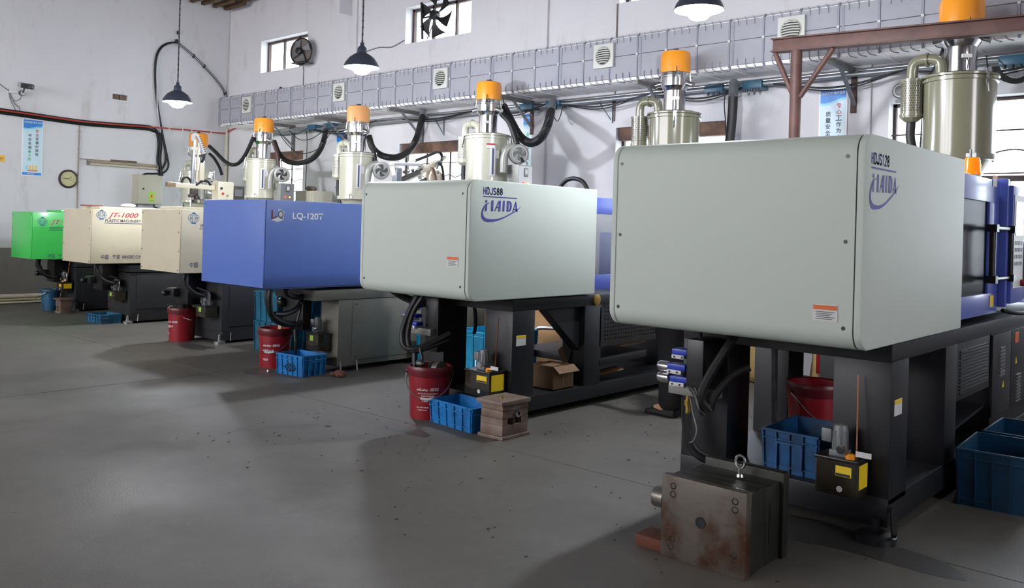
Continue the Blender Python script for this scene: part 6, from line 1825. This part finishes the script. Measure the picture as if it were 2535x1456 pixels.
ch_ = thing('steel_stand', 'shiny bent steel tube stand behind the open cardboard box', 'stand', (-5.3, 6.5, 0))
B().tube([(-5.52, 6.45, 0.0), (-5.48, 6.45, 0.30), (-5.42, 6.45, 0.42), (-5.24, 6.50, 0.44), (-5.12, 6.55, 0.44)], 0.020, 10, 5).build('bent_tube', STEEL, ch_)
B().cyl((-5.16, 6.53, 0.44), (-5.16, 6.53, 0.0), 0.02, n=10).build('leg', STEEL, ch_)
B().cyl((-5.49, 6.45, 0.2), (-5.16, 6.53, 0.2), 0.012, n=10).build('cross_bar', STEEL, ch_)
for (x, y, w, h, lb, mark) in ((-3.66, 7.66, 0.38, 0.60, 'kraft paper sack standing behind the largest pale grey machine, left one', False), (-2.98, 7.66, 0.36, 0.62, 'kraft paper sack with a red print behind the largest pale grey machine', True),
                               (-2.55, 7.75, 0.36, 0.58, 'plain kraft sack right of the red printed sack', False)):
    s_ = thing('paper_sack', lb, 'sack', (x, y, 0), group='kraft sacks behind the machine')
    b = B()
    bmesh.ops.create_uvsphere(b.bm, u_segments=20, v_segments=14, radius=1, matrix=Matrix.Identity(4))
    for v in b.bm.verts:
        cx_, cy_, cz_ = v.co
        sg = lambda q, p: math.copysign(abs(q) ** p, q)
        v.co = Vector((x + sg(cx_, 0.5) * w / 2, y + sg(cy_, 0.6) * 0.11, h / 2 + sg(cz_, 0.45) * h / 2))
        v.co.x += 0.012 * math.sin(v.co.z * 25)
        v.co.y += 0.010 * math.sin(v.co.z * 31 + v.co.x * 20)
    b.build('bag', CARDD, s_)
    if mark:
        B().box(x - 0.10, x + 0.10, y - 0.128, y - 0.108, 0.18, 0.42).build('red_print', RED, s_, bevel=0.008)
        text('Joy', 0.08, INKW, s_, (x - 0.06, y - 0.130, 0.28), XR, ZU)
    else:
        B().box(x - 0.03, x + 0.01, y - 0.124, y - 0.108, 0.40, 0.43).build('red_mark', RED, s_)

# small floor things
rgb = B().ball((-6.37, 4.83, 0.028), 0.062, 14, (1.25, 0.8, 0.5)).ball((-6.43, 4.80, 0.022), 0.035, 10, (1.3, 0.8, 0.55))
for v in rgb.bm.verts:
    v.co.z += 0.008 * math.sin(v.co.x * 90) * (v.co.z > 0.02)
    v.co.x += 0.006 * math.sin(v.co.z * 140 + v.co.y * 60)
tag(rgb.build('rag', RAG, loc=(-6.37, 4.83, 0)), 'crumpled brown rag on the floor by the blue machine front foot', 'rag')
tag(B().ball((-6.955, 4.455, 0.014), 0.014, 10).build('plastic_ball', LAB, loc=(-6.955, 4.455, 0)), 'tiny white ball on the floor by the diamond pattern crate', 'ball')
tag(B().box(-11.78, -11.66, 4.66, 4.90, 1.527, 1.545).build('wooden_tray', M('reddish_tray', (120, 66, 50), 0.7), loc=(-11.72, 4.78, 1.527), bevel=0.003), 'flat reddish board on top of the cream machine next to the green one', 'board')
wc = B().ball((-11.62, 5.22, 1.552), 0.085, 14, (0.7, 1.25, 0.34))
tag(wc.build('white_cloth', LAB, loc=(-11.62, 5.22, 1.527)), 'white cloth lump on top of the cream machine next to the green one', 'cloth')
chips = B()
for k in range(260):
    x = random.uniform(-5.4, -1.2)
    y = random.uniform(2.6, 6.6)
    s = random.uniform(0.003, 0.008)
    chips.obox((x, y, 0.0025), (x + s * random.uniform(-2, 2), y + s * 2, 0.003), s, 0.003)
tag(chips.build('floor_debris', M('debris', (70, 62, 54), 0.8), loc=(-3.5, 4.5, 0)), 'scattered small chips and dust on the concrete floor', 'debris', None, 'stuff')
st = B()
for (cx_, cy_, rx, ry, sd_) in ((-4.40, 3.93, 0.20, 0.07, 3), (-6.98, 4.38, 0.20, 0.09, 9), (-8.9, 4.75, 0.34, 0.12, 11), (-1.55, 4.0, 0.55, 0.16, 15)):
    pts = []
    for k in range(28):
        a = 2 * math.pi * k / 28
        q = 1 + 0.18 * math.sin(3 * a + sd_) + 0.12 * math.sin(5 * a + sd_ * 2)
        pts.append((cx_ + rx * q * math.cos(a), cy_ + ry * q * math.sin(a), 0.0012))
    st.poly(pts)
tag(st.build('oil_stain', M('oil_film', (60, 59, 57), 0.42), loc=(-4, 4.4, 0.001), smooth=False), 'dark oily stains on the concrete beside the machines', 'stain', None, 'stuff')


# ================================================================== PERSON (legs seen between the two pale machines)
def skinned(name, joints, bones, mat, parent, sub=2, root=0):
    me = bpy.data.meshes.new(name)
    me.from_pydata([Vector(j[:3]) - org(parent) for j in joints], bones, [])
    o = bpy.data.objects.new(name, me)
    COL.objects.link(o)
    o.parent = parent
    ORG[o.name] = org(parent).copy()
    md = o.modifiers.new('skin', 'SKIN')
    for i, j in enumerate(joints):
        sv = me.skin_vertices[0].data[i]
        sv.radius = (j[3], j[4] if len(j) > 4 else j[3])
        sv.use_root = (i == root)
    md.use_smooth_shade = True
    s_ = o.modifiers.new('sub', 'SUBSURF')
    s_.levels = sub
    s_.render_levels = sub
    me.materials.append(mat)
    return o


px, py = -3.46, 5.84
per = thing('person', 'person in black trousers and open black shoes, mostly hidden between the machines', 'person', (px, py, 0))
# facing -X; left leg at -Y side
J = [(px, py, 0.93, 0.15, 0.11), (px, py, 1.12, 0.13, 0.10), (px - 0.01, py, 1.32, 0.16, 0.11), (px, py, 1.44, 0.10, 0.07), (px - 0.01, py, 1.50, 0.052), (px - 0.03, py, 1.60, 0.075, 0.085), (px - 0.03, py, 1.69, 0.082, 0.09),
     (px, py - 0.17, 1.41, 0.05), (px - 0.03, py - 0.24, 1.14, 0.040), (px - 0.22, py - 0.22, 1.02, 0.030), (px - 0.28, py - 0.21, 1.0, 0.026, 0.036),
     (px, py + 0.17, 1.41, 0.05), (px - 0.03, py + 0.24, 1.14, 0.040), (px - 0.22, py + 0.22, 1.02, 0.030), (px - 0.28, py + 0.21, 1.0, 0.026, 0.036),
     (px, py - 0.10, 0.86, 0.085), (px - 0.01, py - 0.11, 0.50, 0.058), (px + 0.01, py - 0.12, 0.28, 0.052), (px + 0.01, py - 0.12, 0.07, 0.036), (px - 0.14, py - 0.13, 0.04, 0.034, 0.026),
     (px, py + 0.10, 0.86, 0.085), (px - 0.01, py + 0.11, 0.50, 0.058), (px + 0.01, py + 0.12, 0.28, 0.052), (px + 0.01, py + 0.12, 0.07, 0.036), (px - 0.14, py + 0.13, 0.04, 0.034, 0.026)]
E_ = [(0, 1), (1, 2), (2, 3), (3, 4), (4, 5), (5, 6), (3, 7), (7, 8), (8, 9), (9, 10), (3, 11), (11, 12), (12, 13), (13, 14), (0, 15), (15, 16), (16, 17), (17, 18), (18, 19), (0, 20), (20, 21), (21, 22), (22, 23), (23, 24)]
# fingers join the palms
for s, base in ((-1, 10), (1, 14)):
    yb = py + s * 0.21
    for k, (dy, L) in enumerate(((-0.027, 0.062), (-0.009, 0.072), (0.009, 0.068), (0.027, 0.054))):
        a = len(J)
        J.append((px - 0.335, yb + dy, 1.0, 0.009))
        J.append((px - 0.335 - L * 0.55, yb + dy, 0.99, 0.0085))
        J.append((px - 0.335 - L, yb + dy, 0.97, 0.0075))
        E_ += [(base, a), (a, a + 1), (a + 1, a + 2)]
    a = len(J)
    J.append((px - 0.28, yb - s * 0.045, 1.005, 0.011))
    J.append((px - 0.32, yb - s * 0.062, 0.995, 0.009))
    E_ += [(base, a), (a, a + 1)]
skinned('body', J, E_, SKIN, per)
TJ = [(px, py, 0.98, 0.165, 0.125), (px, py, 0.88, 0.17, 0.13)]
TE = [(0, 1)]
for s in (-1, 1):
    a = len(TJ)
    TJ += [(px, py + s * 0.10, 0.78, 0.12), (px - 0.01, py + s * 0.11, 0.50, 0.11), (px + 0.01, py + s * 0.12, 0.28, 0.105), (px + 0.01, py + s * 0.12, 0.03, 0.105)]
    TE += [(1, a), (a, a + 1), (a + 1, a + 2), (a + 2, a + 3)]
skinned('trousers', TJ, TE, CLOTH, per)
SJ = [(px, py, 0.97, 0.165, 0.125), (px, py, 1.12, 0.15, 0.12), (px - 0.01, py, 1.32, 0.175, 0.125), (px, py, 1.44, 0.10, 0.08),
      (px, py - 0.18, 1.40, 0.065), (px - 0.03, py - 0.24, 1.16, 0.055), (px - 0.18, py - 0.225, 1.04, 0.042), (px, py + 0.18, 1.40, 0.065), (px - 0.03, py + 0.24, 1.16, 0.055), (px - 0.18, py + 0.225, 1.04, 0.042)]
skinned('shirt', SJ, [(0, 1), (1, 2), (2, 3), (3, 4), (4, 5), (5, 6), (3, 7), (7, 8), (8, 9)], M('dark_blue_shirt', (40, 46, 66), 0.85), per)
for s in (-1, 1):
    b = B().prism([(px + 0.065, 0.0), (px + 0.065, 0.07), (px - 0.0, 0.075), (px - 0.06, 0.035), (px - 0.12, 0.05), (px - 0.19, 0.035), (px - 0.20, 0.0)], 'y', py + s * 0.125 - 0.045, py + s * 0.125 + 0.045)
    b.build('shoe', SHOE, per, bevel=0.012, seg=3, sharp=60)
hd_ = per
B().ball((px - 0.02, py, 1.675), 0.108, 20, (1.0, 0.86, 1.08)).build('hair', HAIR, per)
fc = B().ball((px - 0.055, py, 1.63), 0.085, 20, (0.95, 0.80, 1.2)).build('face', SKIN, per)
B().obox((px - 0.135, py, 1.645), (px - 0.155, py, 1.605), 0.022, 0.018).build('nose', SKIN, fc, bevel=0.005)
for s in (-1, 1):
    B().ball((px - 0.128, py + s * 0.030, 1.652), 0.010, 10).build('eye', LAB, fc)
    B().ball((px - 0.137, py + s * 0.030, 1.652), 0.005, 8).build('pupil', BLACKP, fc)
    B().ball((px - 0.045, py + s * 0.078, 1.63), 0.022, 10, (0.7, 0.4, 1.2)).build('ear', SKIN, fc)
B().obox((px - 0.136, py - 0.02, 1.585), (px - 0.136, py + 0.02, 1.585), 0.006, 0.008).build('mouth', M('lips', (160, 90, 80), 0.5), fc)
